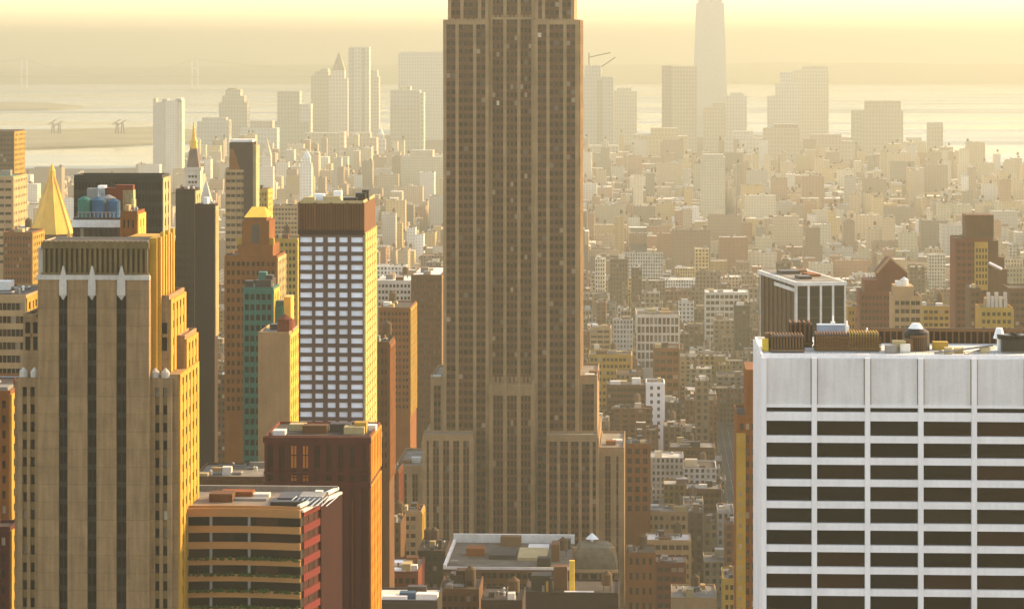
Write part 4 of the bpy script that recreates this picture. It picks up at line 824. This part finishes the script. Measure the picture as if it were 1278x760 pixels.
b.box_part('roof_shaft', b.x(710), b.x(716.5), 6, 8, b.H, b.z(703), MATS['yellow_paint']); b.box_part('roof_unit', b.x(704), b.x(741), 2, 4, b.H, b.z(739), MATS['roof_pale'])
b.box_part('roof_unit', b.x(690), b.x(707), 8, 13, b.H, b.z(712), MATS['crown_brown']); b.box_part('roof_unit', b.x(662), b.x(687), 6, 14, b.H, b.z(722), MATS['black_metal']); b.box_part('roof_unit', b.x(671), b.x(688), 1, 3, b.H-6, b.H-4+.6, MATS['white_paint'])
for k in range(3): b.box_part('roof_unit', b.x(676+k*5), b.x(679+k*5), 3, 5, b.H, b.z(733-k*5), MATS[('steel_gray', 'ochre', 'steel_dark')[k]])
b.tank(b.x(757), 8, b.H)
b = mid('brick_building', 'dark brick building with a bare roof at the bottom under the grey roof', 548, 598, 960, 24, 738, ['brown_brick', 'ochre'], [3, 3], low=790, units=3, right=False); b.tank(b.x(585), 9, b.H); b.box_part('penthouse', b.x(567), b.x(588), 9, 15, b.H, b.z(718), MATS['dark_brown'])
b = mid('brick_building', 'low dark building at the bottom edge between two darker roofs', 600, 652, 930, 24, 752, ['dark_brown', 'brown_brick'], [], units=4, right=False); b.tank(b.x(640), 8, b.H)
b = mid('brick_building', 'rust brick building with snow-white roof patches, bottom left of the skyscraper', 471, 522, 1040, 30, 716, ['red_brick', 'orange_brick'], [2, 2, 2], fh=4, low=790, units=2, roofm='roof_gray', right=False)
for x0, y0, w_, d_, hh, m in ((1, 3, 9, 6, .5, 'white_paint'), (2, 14, 6, 5, 1.4, 'white_paint'), (9, 18, 4, 5, 2.6, 'orange_brick'), (11, 5, 3, 3, 2, 'roof_pale')): b.box_part('roof_unit', x0, x0+w_, y0, y0+d_, b.H+.25, b.H+.3+hh, MATS[m])
b = mid('brick_building', 'blue-white metal roofed building in the bottom corner beside the sunlit maroon flank', 468, 546, 930, 22, 752, ['steel_dark', 'roof_pale'], [], units=0, roofm='roof_pale', right=False)
for px, y0, w_, hh, m in ((476, 3, 8, 1.6, 'white_paint'), (497, 5, 5, 2.4, 'blue_tarp'), (518, 4, 7, 2.2, 'white_paint'), (532, 9, 3, 1.4, 'blue_tarp'), (505, 12, 6, 3, 'steel_dark')): b.box_part('roof_unit', b.x(px), b.x(px)+w_, y0, y0+4, b.H+.2, b.H+hh, MATS[m])
b = mid('brick_building', 'dark brick block with steep roof clutter between rust brick building and grey roof', 521, 556, 1140, 30, 690, ['dark_brown', 'brown_brick'], [2, 2], low=780, units=5, right=False, tank=2)
b = mid('brick_building', 'brown block at the skyscraper foot above the rust brick building', 474, 500, 1130, 26, 655, ['brown_brick', 'red_brick'], [2, 2], low=760, units=3, roofm='roof_gray', tank=1, right=False)

# ------------------------------------------------------------------ the hazy skyline at the island's tip
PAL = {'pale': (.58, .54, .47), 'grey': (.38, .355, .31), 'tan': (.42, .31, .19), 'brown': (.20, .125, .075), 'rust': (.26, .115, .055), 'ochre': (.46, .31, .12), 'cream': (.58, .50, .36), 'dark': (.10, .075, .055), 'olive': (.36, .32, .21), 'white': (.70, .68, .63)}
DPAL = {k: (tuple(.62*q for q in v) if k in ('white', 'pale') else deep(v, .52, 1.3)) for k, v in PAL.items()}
def far(name, label, Y, D, colr, tiers, extra=None, bay=(7, 9), cat='skyscraper', grp='towers of the hazy far skyline'):
    """a distant tower: tiers are (left, right, top row) in photo pixels at its distance, widest first"""
    p0 = min(t[0] for t in tiers); p1 = max(t[1] for t in tiers)
    Y = Y*1.3 if Y > 4300 else Y
    o = bpy.data.objects.new(name, None); COL.objects.link(o); o.location = (X(p0, Y), Y, 0); o.rotation_euler = (0, 0, -T); tag(o, label, cat, grp)
    mb = MB(); k = 0
    for (a, c, py, *r) in tiers:
        cc = [.65*v + .35*q for v, q in zip(PAL[r[0]] if r else PAL[colr], (.80, .74, .60))]; d0 = r[1] if len(r) > 1 else 1.5*k  # walls paled toward cream, distance haze painted into the colour
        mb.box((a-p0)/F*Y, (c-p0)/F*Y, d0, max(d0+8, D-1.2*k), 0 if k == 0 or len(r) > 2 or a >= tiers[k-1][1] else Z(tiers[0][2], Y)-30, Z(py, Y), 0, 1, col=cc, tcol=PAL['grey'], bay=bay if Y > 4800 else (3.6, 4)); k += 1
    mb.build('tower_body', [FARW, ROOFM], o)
    f = lambda px: (px-p0)/F*Y
    for (nm, kind, a, c, pa, pb, cc) in (extra or []):
        m2 = MB()
        if kind == 'pyr': m2.pyramid(f(a), f(c), 3, 3+f(c)-f(a), Z(pa, Y), Z(pb, Y), col=PAL[cc])
        elif kind == 'cone': m2.cone((f(a)+f(c))/2, 3+(f(c)-f(a))/2, (f(c)-f(a))/2, .3, Z(pa, Y), Z(pb, Y), 10, col=PAL[cc])
        elif kind == 'cyl': m2.cone((f(a)+f(c))/2, 3+(f(c)-f(a))/2, (f(c)-f(a))/2, (f(c)-f(a))/2, Z(pa, Y), Z(pb, Y), 14, col=PAL[cc])
        elif kind == 'bar': m2.bar((f(a), 6, Z(pa, Y)), (f(c), 6, Z(pb, Y)), .9, col=PAL[cc])
        else: m2.box(f(a), f(c), 3, D-3, Z(pa, Y), Z(pb, Y), col=PAL[cc])
        m2.build(nm, ROOFM, o)
    OCC.append((p0, p1, min(t[2] for t in tiers), Y)); a, b_ = grid(X(p0, Y), Y); FOOT.append((a-4, a+(p1-p0)/F*Y+4, b_-4, b_+D+4))
    return o
U = 'skyscraper'
far(U, 'pale grey tower with a notched crown, first of the hazy towers from the left', 4300, 30, 'pale', [(191, 205, 128, 'grey'), (205, 221, 126, 'pale'), (221, 227, 125, 'cream')], [('crown_block', 'box', 191, 194, 128, 123, 'grey'), ('crown_block', 'box', 202, 208, 128, 124, 'grey'), ('crown_block', 'box', 218, 226, 128, 123, 'pale')])
far('office_block', 'wide grey hazy block with a humped roof between clock tower and tan tower', 5000, 40, 'grey', [(246, 286, 152), (252, 282, 147), (281, 286, 150, 'cream')])
far(U, 'hazy stepped tower with a rounded cupola above the tan balcony tower', 5200, 40, 'olive', [(273, 309, 128), (277, 305, 120), (281, 300, 112)], [('cupola', 'cyl', 283, 297, 112, 110, 'olive')])
far('office_block', 'hazy low stepped mass sloping down right of the cupola tower', 4700, 40, 'pale', [(300, 346, 160), (312, 340, 151, 'tan')])
far(U, 'hazy tower with a dark slanted face left of the twin stepped towers', 5000, 40, 'olive', [(343, 386, 152), (346, 374, 114), (374, 388, 130, 'pale')])
far(U, 'hazy broad tower with stepped shoulders left of the spired tower', 5400, 40, 'olive', [(388, 414, 94), (393, 410, 89), (400, 409, 86)])
far(U, 'hazy tower with a steep green pointed spire', 5300, 26, 'pale', [(411, 434, 98), (414, 430, 88)], [('spire', 'pyr', 414, 430, 88, 64, 'olive')])
far(U, 'tallest pale rippled tower right of the pointed spire', 5200, 30, 'pale', [(435, 461, 59), (435, 442, 60, 'grey', -1.5, 1), (451, 456, 60, 'olive', -1.5, 1)])
far(U, 'hazy slim cream tower tucked behind the rippled tower, right side', 5600, 30, 'cream', [(460, 473, 96), (463, 471, 88)])
far('office_slab', 'hazy slab with a dark flat top band left of the limestone skyscraper', 4700, 40, 'olive', [(487, 524, 118), (487, 524, 113, 'grey', -1), (524, 529, 116, 'cream', 2, 1)], [('roof_house', 'box', 499, 512, 113, 108, 'cream')])
far('office_slab', 'palest wide slab tower half hidden behind the limestone skyscraper, left side', 6000, 40, 'pale', [(497, 553, 67), (500, 553, 65)])
far('office_block', 'hazy mid-height block with sunlit edge in front of the spired tower', 4400, 40, 'olive', [(380, 424, 166), (424, 430, 165, 'cream', 2, 1)])  # sunlit edge painted as a cream strip
far('office_block', 'hazy block in front of the rippled tower, lower than its neighbours', 4500, 40, 'tan', [(431, 470, 172), (436, 462, 166)])
far('church_tower', 'small white gothic tower with a point in front of the hazy stepped blocks', 3700, 9, 'white', [(374, 389, 204), (377, 387, 197)], [('spire', 'pyr', 377, 387, 197, 187, 'white')], cat='tower')
far('church_tower', 'small pale domed tower below the rippled tower, left of the flat-topped slab', 4600, 14, 'pale', [(468, 481, 174), (470, 479, 168)], [('dome', 'cone', 470, 479, 168, 158, 'white')], cat='tower')
far('church_tower', 'faint pale pyramid-topped tower right of the tan balcony tower', 4000, 14, 'pale', [(323, 341, 208), (326, 338, 196)], [('spire', 'pyr', 326, 338, 196, 172, 'cream')], cat='tower')
far('office_block', 'hazy olive block filling the gap just left of the limestone skyscraper shaft', 4300, 40, 'olive', [(500, 553, 196), (512, 540, 188)])
far(U, 'hazy tower under a crane just right of the limestone skyscraper shaft', 5300, 36, 'grey', [(728, 766, 96), (730, 750, 82), (745, 752, 100, 'brown', -1, 1)], [('boom', 'bar', 735, 762, 72, 66, 'grey'), ('mast', 'bar', 735, 735, 90, 66, 'grey'), ('boom', 'bar', 750, 768, 84, 72, 'grey')])
far('office_block', 'palest short block right of the tower under a crane', 5700, 36, 'cream', [(766, 795, 114), (770, 788, 110)])
far('office_slab', 'boxy hazy slab tower left of the tallest faint tower', 5300, 40, 'tan', [(826, 870, 83), (826, 838, 82, 'brown', -1, 1)])
# the tallest, faintest tower
Yw = 8000; o = bpy.data.objects.new(U, None); COL.objects.link(o); o.location = (X(865, Yw), Yw, 0); o.rotation_euler = (0, 0, -T); tag(o, 'tallest faint tapering glass tower rising into the cream sky', U, 'towers of the hazy far skyline')
wv = 43/F*Yw; mb = MB(); cgl = (.62, .58, .50); zt_ = Z(4, Yw)  # pale body colour carries painted haze and sky reflection
mb.box(0, wv, 0, wv, 0, 60, 0, col=cgl, bay=(4, 4))
c8 = [(0, 0), (wv/2, 0), (wv, 0), (wv, wv/2), (wv, wv), (wv/2, wv), (0, wv), (0, wv/2)]; q = wv*.1
t8 = [(q, q), (wv/2, q*.9), (wv-q, q), (wv-q*.9, wv/2), (wv-q, wv-q), (wv/2, wv-q*.9), (q, wv-q), (q*.9, wv/2)]
mb.prism(c8, 60, zt_, col=cgl, shrink=t8); mb.build('tower_body', [FARW, ROOFM], o)
mb = MB(); mb.box(wv*.15, wv*.85, wv*.15, wv*.85, zt_, zt_+9, col=PAL['pale']); mb.build('crown_frame', ROOFM, o)
OCC.append((865, 908, 4, Yw)); a, b_ = grid(X(865, Yw), Yw); FOOT.append((a-4, a+wv+4, b_-4, b_+wv+4))
far(U, 'hazy block standing before the foot of the tallest faint tower, right side', 5300, 36, 'tan', [(878, 906, 134), (890, 905, 128)])
far('office_block', 'faint block with a flat top right of the tallest faint tower', 5500, 36, 'pale', [(906, 932, 120), (912, 928, 116)])
far(U, 'faint twin-stepped tower half way along the right skyline', 5600, 40, 'pale', [(958, 998, 120), (968, 998, 104), (974, 990, 90)])
far(U, 'faint tall pale tower overlapping the twin-stepped tower on the right skyline', 5750, 36, 'cream', [(986, 1034, 100), (990, 1034, 88), (1002, 1033, 83)])
far('office_block', 'hazy brown block before the twin-stepped tower', 4600, 40, 'tan', [(953, 998, 160), (966, 996, 155, 'rust')])
far(U, 'broad hazy tower with stepped top, largest on the right skyline', 4900, 40, 'tan', [(1064, 1127, 138), (1080, 1124, 126), (1064, 1076, 141, 'olive', -1, 1)])
far(U, 'slim hazy tower last in the right skyline before the water', 5000, 30, 'olive', [(1157, 1188, 186), (1158, 1177, 153)])
far('office_block', 'greenish hazy block low before the tallest faint tower', 3900, 30, 'olive', [(875, 905, 196), (877, 903, 193)])
far('office_block', 'hazy ochre stepped mass below the boxy slab tower', 4500, 50, 'ochre', [(788, 862, 188), (800, 858, 170), (812, 846, 160), (790, 800, 168, 'tan', 2, 1)])
far('office_block', 'hazy wide block between the greenish block and brown block', 4700, 40, 'pale', [(905, 952, 172), (915, 940, 164)])
far('office_block', 'hazy wide ochre block below the faint tall pale tower', 4700, 40, 'tan', [(1000, 1066, 176), (1012, 1050, 168)])
far('office_block', 'hazy pale block right of the broad stepped tower', 5200, 36, 'cream', [(1128, 1156, 178), (1132, 1150, 172)])
far('office_block', 'low hazy grey mass right of the skyscraper shaft, below the crane', 4400, 50, 'grey', [(728, 790, 190), (735, 772, 182)])

# ------------------------------------------------------------------ the streets of the city: pavements, then every lot
AV = [-1700, -1490, -1265, -1065, -865, -665, -515, -365, -214, 54, 316, 596, 876, 1156, 1420]     # avenue centre lines across the grid
pv = MB(); crown_leaf = []
def shift(b): return 0 if b < 1960 else 85 if b < 2900 else -70 if b < 3700 else 60
def px_of(a, b): x, y = ungrid(a, b); return CX + x/y*F
brk = 1330.0; rows = []
while brk < 5650: rows.append(brk); brk += 80.0
for b0 in rows + [b for b in np.arange(850, 1330, 80)]:
    for a0, a1 in zip([v+shift(b0) for v in AV], [v+shift(b0) for v in AV[1:]]):
        if px_of(a1, b0) < -200 or px_of(a0, b0) > 1480: continue
        q = [ungrid(a0+10, b0+6), ungrid(a1-10, b0+6), ungrid(a1-10, b0+74), ungrid(a0+10, b0+74)]; pv.prism(q, 0.0, 0.13)
tag(pv.build('pavement', mat('paving', (0.16, 0.145, 0.125), var=.3)), None, None, kind='structure')
mk = MB()
for a0 in AV[7:12]:
    for off in (-6, -2, 2, 6):
        for b0 in np.arange(1300, 1950, 9.0):
            q = [ungrid(a0+off-.09, b0), ungrid(a0+off+.09, b0), ungrid(a0+off+.09, b0+3), ungrid(a0+off-.09, b0+3)]; mk.face([(x, y, .004) for x, y in q])
tag(mk.build('road_marking', MATS['white_paint']), None, None, kind='structure')

rng = random.Random(2024); LOTS = []
names = ['tan', 'brown', 'rust', 'ochre', 'grey', 'cream', 'pale', 'dark', 'olive', 'white']; wts = [22, 20, 15, 14, 8, 9, 6, 6, 4, 2]
roofc = ['dark', 'grey', 'pale', 'white', 'brown']; roofw = [36, 26, 20, 8, 14]
for b0 in rows:
    wide = 1.0 if b0 < 2400 else 1.35
    for a0, a1 in zip([v+shift(b0) for v in AV], [v+shift(b0) for v in AV[1:]]):
        for half in (0, 1):
            a = a0 + 12; bb = b0 + (9 if half == 0 else 41)
            while a < a1 - 19:
                w = min(rng.choice((7, 8, 10, 12, 15, 18, 23, 30))*wide, a1 - 12 - a); d = rng.choice((14, 18, 23, 27, 30)) + rng.uniform(0, 2); jig = rng.choice((0, 0, 0, 1.5, 4)) if half else max(0, 31-d)*rng.choice((0, .5, 1))
                if w < 6: break
                r = rng.random()
                if b0 < 2100: h = 13 + 24*r + (rng.uniform(8, 34) if rng.random() < .13 else 0)
                elif b0 < 3900: h = 13 + 20*r*r + (rng.uniform(8, 40) if rng.random() < .13 else 0)
                else: h = 16 + 26*r + (rng.uniform(10, 50) if rng.random() < .16 else 0)
                if b0 > 4300 and px0 < 200: h = min(h, 14 + 10*r)
                bb = b0 + (9 if half == 0 else 41) + jig; px0, px1 = px_of(a, bb), px_of(a+w, bb)
                aw = a; a += w + rng.choice((0, 0, .4, 3))
                if px1 < -90 or px0 > 1370: continue
                if any(aw < f[1] and aw+w > f[0] and bb < f[3] and bb+d > f[2] for f in FOOT): continue
                x, y = ungrid(aw, bb)
                # keep water in view beyond the tip and shores
                if y > 5050 and px0 > 1185: continue
                if y > 5900 or (px0 < 200 and y > 5250): continue
                LOTS.append(dict(a=aw, b=bb, w=w, d=d, h=h, px0=px0, px1=px1, Y=y, top=HY+(CAMZ-h)*F/y, base=HY+CAMZ*F/y, backtop=HY+(CAMZ-h)*F/(y+d),
                    col=rng.choices(names, wts)[0], roof=rng.choices(roofc, roofw)[0], tank=rng.random() < .34, pent=rng.random() < .55, step=rng.random() < .18 and w > 12, seed=rng.random()))
# what shows in the picture: fill a coarse screen map front to back
S = 2; grd = np.zeros((760//S+1, 1278//S+1), bool)
def cover(x0, x1, y0, y1, count=True):
    x0, x1, y0, y1 = [int(v/S) for v in (max(0, x0), min(1278, x1), max(0, y0), min(760, y1))]
    if x1 <= x0 or y1 <= y0: return 0
    c = int((~grd[y0:y1, x0:x1]).sum()); grd[y0:y1, x0:x1] = True
    return c*S*S
items = [(o_[3], 0, o_) for o_ in OCC] + [(l['Y'], 1, l) for l in LOTS]
for _, k, it in sorted(items, key=lambda q: q[0]):
    if k == 0: cover(it[0], it[1], it[2], 760)
    else: it['vis'] = cover(it['px0'], it['px1'], it['backtop'], it['base'])
seen = sorted([l for l in LOTS if l.get('vis', 0) > 0], key=lambda l: -l['vis']); own = seen[:215]
for l in own: l['own'] = True
UIC = ((.30, .29, .27), (.18, .11, .07), (.55, .52, .46), (.09, .07, .06))
def lot_mesh(mb, l, ox, oy, full, parts=None):
    """one building: walls, parapet, roof; on the nearer ones set-backs, stair houses, tanks, vents"""
    r = random.Random(l['seed']); w, d, h = l['w'], l['d'], l['h']; k_ = r.uniform(.8, 1.18); fa = l['Y'] > 2700; haze_mix = max(0, min(.35, (l['Y']-2700)/5000)); c = [v*k_*(1-haze_mix) + q*haze_mix for v, q in zip((PAL if fa else DPAL)[l['col']], (.74, .66, .48))]; rc = (PAL if fa else DPAL)[l['roof']]  # farther lots paled toward cream, haze painted into the wall colour
    bay = (r.choice((2.6, 3.0, 3.6, 4.4)), r.choice((3.3, 3.6, 4.0)))
    def shell(x0, x1, y0, y1, z0, z1):
        if not full: mb.box(x0, x1, y0, y1, z0, z1, 0, 1, col=c, tcol=rc, bay=bay); return
        p = .35; zr_ = z1-.9; mb.box(x0, x1, y0, y1, z0, z1, 0, 1, col=c, tcol=rc, bay=bay)
        f0 = len(mb.f)-1; mb.f.pop(); mb.mi.pop(); mb.uv.pop(); mb.col.pop()
        o4 = [(x0, y0), (x1, y0), (x1, y1), (x0, y1)]; i4 = [(x0+p, y0+p), (x1-p, y0+p), (x1-p, y1-p), (x0+p, y1-p)]
        for i in range(4):
            j = (i+1) % 4
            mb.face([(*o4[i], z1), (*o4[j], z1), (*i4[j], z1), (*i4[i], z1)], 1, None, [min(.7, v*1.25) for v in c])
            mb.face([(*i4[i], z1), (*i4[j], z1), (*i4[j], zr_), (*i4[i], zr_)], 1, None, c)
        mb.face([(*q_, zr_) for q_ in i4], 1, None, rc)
    z1 = h
    if l['step']:
        k = r.uniform(.6, .8); shell(ox, ox+w, oy, oy+d, 0, h*k); shell(ox+w*.12, ox+w*.88, oy+d*.12, oy+d*.95, h*k-.85, h)
        X0, X1, Y0, Y1 = ox+w*.14, ox+w*.86, oy+d*.15, oy+d*.92
    else: shell(ox, ox+w, oy, oy+d, 0, h); X0, X1, Y0, Y1 = ox+.6, ox+w-.6, oy+.6, oy+d-.6
    zr_ = h - (.9 if full else 0)
    def add(name, fn):
        if parts is None: fn(mb, 1)
        else: m2 = MB(); fn(m2, 0); m2.build(name, [ROOFM], parts)
    if l['pent']:
        pw = min(r.uniform(3, 7), (X1-X0)*.5); px_ = r.uniform(X0, X1-pw); py_ = r.uniform(Y0+2, Y0+(Y1-Y0)*.6); ph_ = r.uniform(2.6, 4.5); pc = r.choice((c, PAL['cream'], PAL['brown'], PAL['pale']))
        add('stair_house', lambda m, mi: m.box(px_, px_+pw, py_, py_+r.uniform(3, 6), zr_, zr_+ph_, mi, col=pc, tcol=PAL['grey']))
    if l['tank'] and w > 8:
        tx, ty = r.uniform(X0+2, X1-2), r.uniform(Y0+3, Y1-3); th_ = r.uniform(2, 5)
        def tk(m, mi):
            for i in range(4): m.box(tx+(1.1 if i % 2 else -1.3), tx+(1.3 if i % 2 else -1.1), ty+(1.1 if i > 1 else -1.3), ty+(1.3 if i > 1 else -1.1), zr_, zr_+th_+.1, mi, col=PAL['dark'])
            m.cone(tx, ty, 1.9, 1.8, zr_+th_, zr_+th_+3.6, 10, mi, col=(.14, .085, .05), bottom=True); m.cone(tx, ty, 2.0, .1, zr_+th_+3.6, zr_+th_+5, 10, mi, col=(.10, .07, .05))
        add('water_tank', tk)
    for k in range(r.randint(2, 6) if full else r.randint(0, 2)):
        uw, ud, uh = r.uniform(1, 3.2), r.uniform(1, 3.2), r.uniform(.8, 2.4); ux, uy = r.uniform(X0, max(X0, X1-uw)), r.uniform(Y0, Y1-ud); uc = r.choice(UIC)
        add('roof_vent', lambda m, mi: m.box(ux, ux+uw, uy, uy+ud, zr_, zr_+uh, mi, col=uc))
# the mass that nobody could count
mass = MB()
for l in LOTS:
    if l.get('own'): continue
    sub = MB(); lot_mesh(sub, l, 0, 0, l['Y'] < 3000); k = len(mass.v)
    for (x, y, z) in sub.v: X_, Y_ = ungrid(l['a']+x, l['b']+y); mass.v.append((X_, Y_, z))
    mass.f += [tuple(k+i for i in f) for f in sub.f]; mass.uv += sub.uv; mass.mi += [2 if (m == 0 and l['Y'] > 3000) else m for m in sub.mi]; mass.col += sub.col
mass.usecol = True
o = mass.build('city_blocks', [CITY, ROOFM, FARW]); tag(o, 'countless hazy low rooftops spreading over the city to the bay', 'buildings', None, 'stuff')
# the ones that show largest stand as buildings of their own, named by what they look like and where they stand
ZONES = [(-200, 60, 'left of the golden pyramid'), (60, 212, 'behind the black-striped tower'), (212, 372, 'around the dark slabs and tan tower'), (372, 556, 'between white-windowed tower and skyscraper'), (556, 724, 'behind the limestone skyscraper'),
         (724, 800, 'right beside the limestone skyscraper'), (800, 880, 'left of the dark street'), (880, 960, 'in line with the dark street'), (960, 1065, 'behind the white-capped dark block'), (1065, 1190, 'behind the gabled brown block'), (1190, 1600, 'near the stepped brown tower')]
ORD = ['nearest', 'second nearest', 'third nearest', 'fourth nearest', 'fifth nearest', 'sixth nearest', 'seventh nearest', 'eighth nearest', 'ninth nearest', 'tenth nearest', 'eleventh nearest', 'twelfth nearest']
groups = {}
for l in own:
    pc = (l['px0']+l['px1'])/2; z = next(z for z in ZONES if z[0] <= pc < z[1])[2]
    hw_ = 'low' if l['h'] < 24 else 'tall' if l['h'] > 52 else 'mid-height'; wd = 'narrow' if l['w'] < 11 else 'broad' if l['w'] > 27 else ''
    top = 'stepped top' if l['step'] else 'water tank' if l['tank'] and l['w'] > 8 else 'stair house' if l['pent'] else 'bare ' + {'dark': 'dark', 'grey': 'grey', 'pale': 'pale', 'white': 'white', 'brown': 'brown'}[l['roof']] + ' roof'
    groups.setdefault((' '.join(q for q in (hw_, wd, l['col']) if q) + ' building with ' + top, z), []).append(l)
for (txt, z), ls in groups.items():
    ls.sort(key=lambda l: l['Y'])
    for i, l in enumerate(ls):
        l['label'] = f'{txt}, {z}' + ('' if len(ls) == 1 else f', {ORD[min(i, 11)]} such')
for l in own:
    o = bpy.data.objects.new('city_building', None); COL.objects.link(o); x, y = ungrid(l['a'], l['b']); o.location = (x, y, 0); o.rotation_euler = (0, 0, -T)
    tag(o, l['label'], 'building', 'city buildings beyond the towers')
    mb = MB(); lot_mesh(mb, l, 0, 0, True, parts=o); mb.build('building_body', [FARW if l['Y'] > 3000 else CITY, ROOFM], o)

# ------------------------------------------------------------------ a few street trees down in the avenue
leafm = mat('leaf_green', (0.075, 0.11, 0.028), var=.4, scale=.6)
TL = ('street tree nearest the bottom edge beside the thin orange tower', 'street tree second up the avenue beside the thin orange tower', 'street tree third up the dark avenue, in shade', 'street tree fourth up the dark avenue, in shade', 'smallest street tree, farthest up the dark avenue')
for i, (a_, b__) in enumerate(((43.5, 1392), (44.5, 1410), (43.8, 1431), (44.2, 1456), (43.6, 1478))):
    r = random.Random(50+i); x, y = ungrid(a_, b__)
    o = bpy.data.objects.new('street_tree', None); COL.objects.link(o); o.location = (x, y, .13); tag(o, TL[i], 'tree', 'street trees in the avenue')
    m2 = MB(); m2.cone(0, 0, .28, .16, 0, 4.2, 8)
    for k in range(5):
        t = k*1.26+r.random(); m2.bar((0, 0, 3.2+.2*k), (1.7*math.cos(t), 1.7*math.sin(t), 5.6+.3*k), .09)
    m2.build('trunk', MATS['wood_tank'], o)
    m2 = MB()
    for k in range(520):
        t, u, q = r.uniform(0, 6.283), r.uniform(-1, 1), r.random()**.4; s_ = math.sqrt(1-u*u); lob = 1+.25*math.sin(3*t+i)+.2*math.sin(5*u+i)
        c = Vector((3.1*q*s_*math.cos(t)*lob, 3.1*q*s_*math.sin(t)*lob, 6.6+2.9*q*u)); n_ = Vector((r.gauss(0, 1), r.gauss(0, 1), r.gauss(0, 1))).normalized(); e1 = n_.orthogonal().normalized()*r.uniform(.25, .55); e2 = n_.cross(e1)
        m2.face([tuple(c+e1), tuple(c+e2*.7), tuple(c-e1), tuple(c-e2*.7)])
    m2.build('crown', leafm, o)

# ------------------------------------------------------------------ the air: one closed box of even haze
mb = MB(); mb.box(-64000, 64000, -9000, 64000, -5.0, 420.0, bottom=True)
hz = bpy.data.materials.new('haze_air'); hz.use_nodes = True; hn = hz.node_tree; hn.nodes.clear()
ho = hn.nodes.new('ShaderNodeOutputMaterial'); hv = hn.nodes.new('ShaderNodeVolumePrincipled')
hv.inputs['Color'].default_value = (*HAZE_COL, 1); hv.inputs['Density'].default_value = HAZE_DENSITY; hv.inputs['Anisotropy'].default_value = HAZE_G
hn.links.new(hv.outputs[0], ho.inputs['Volume'])
tag(mb.build('haze', hz), None, None, kind='stuff')
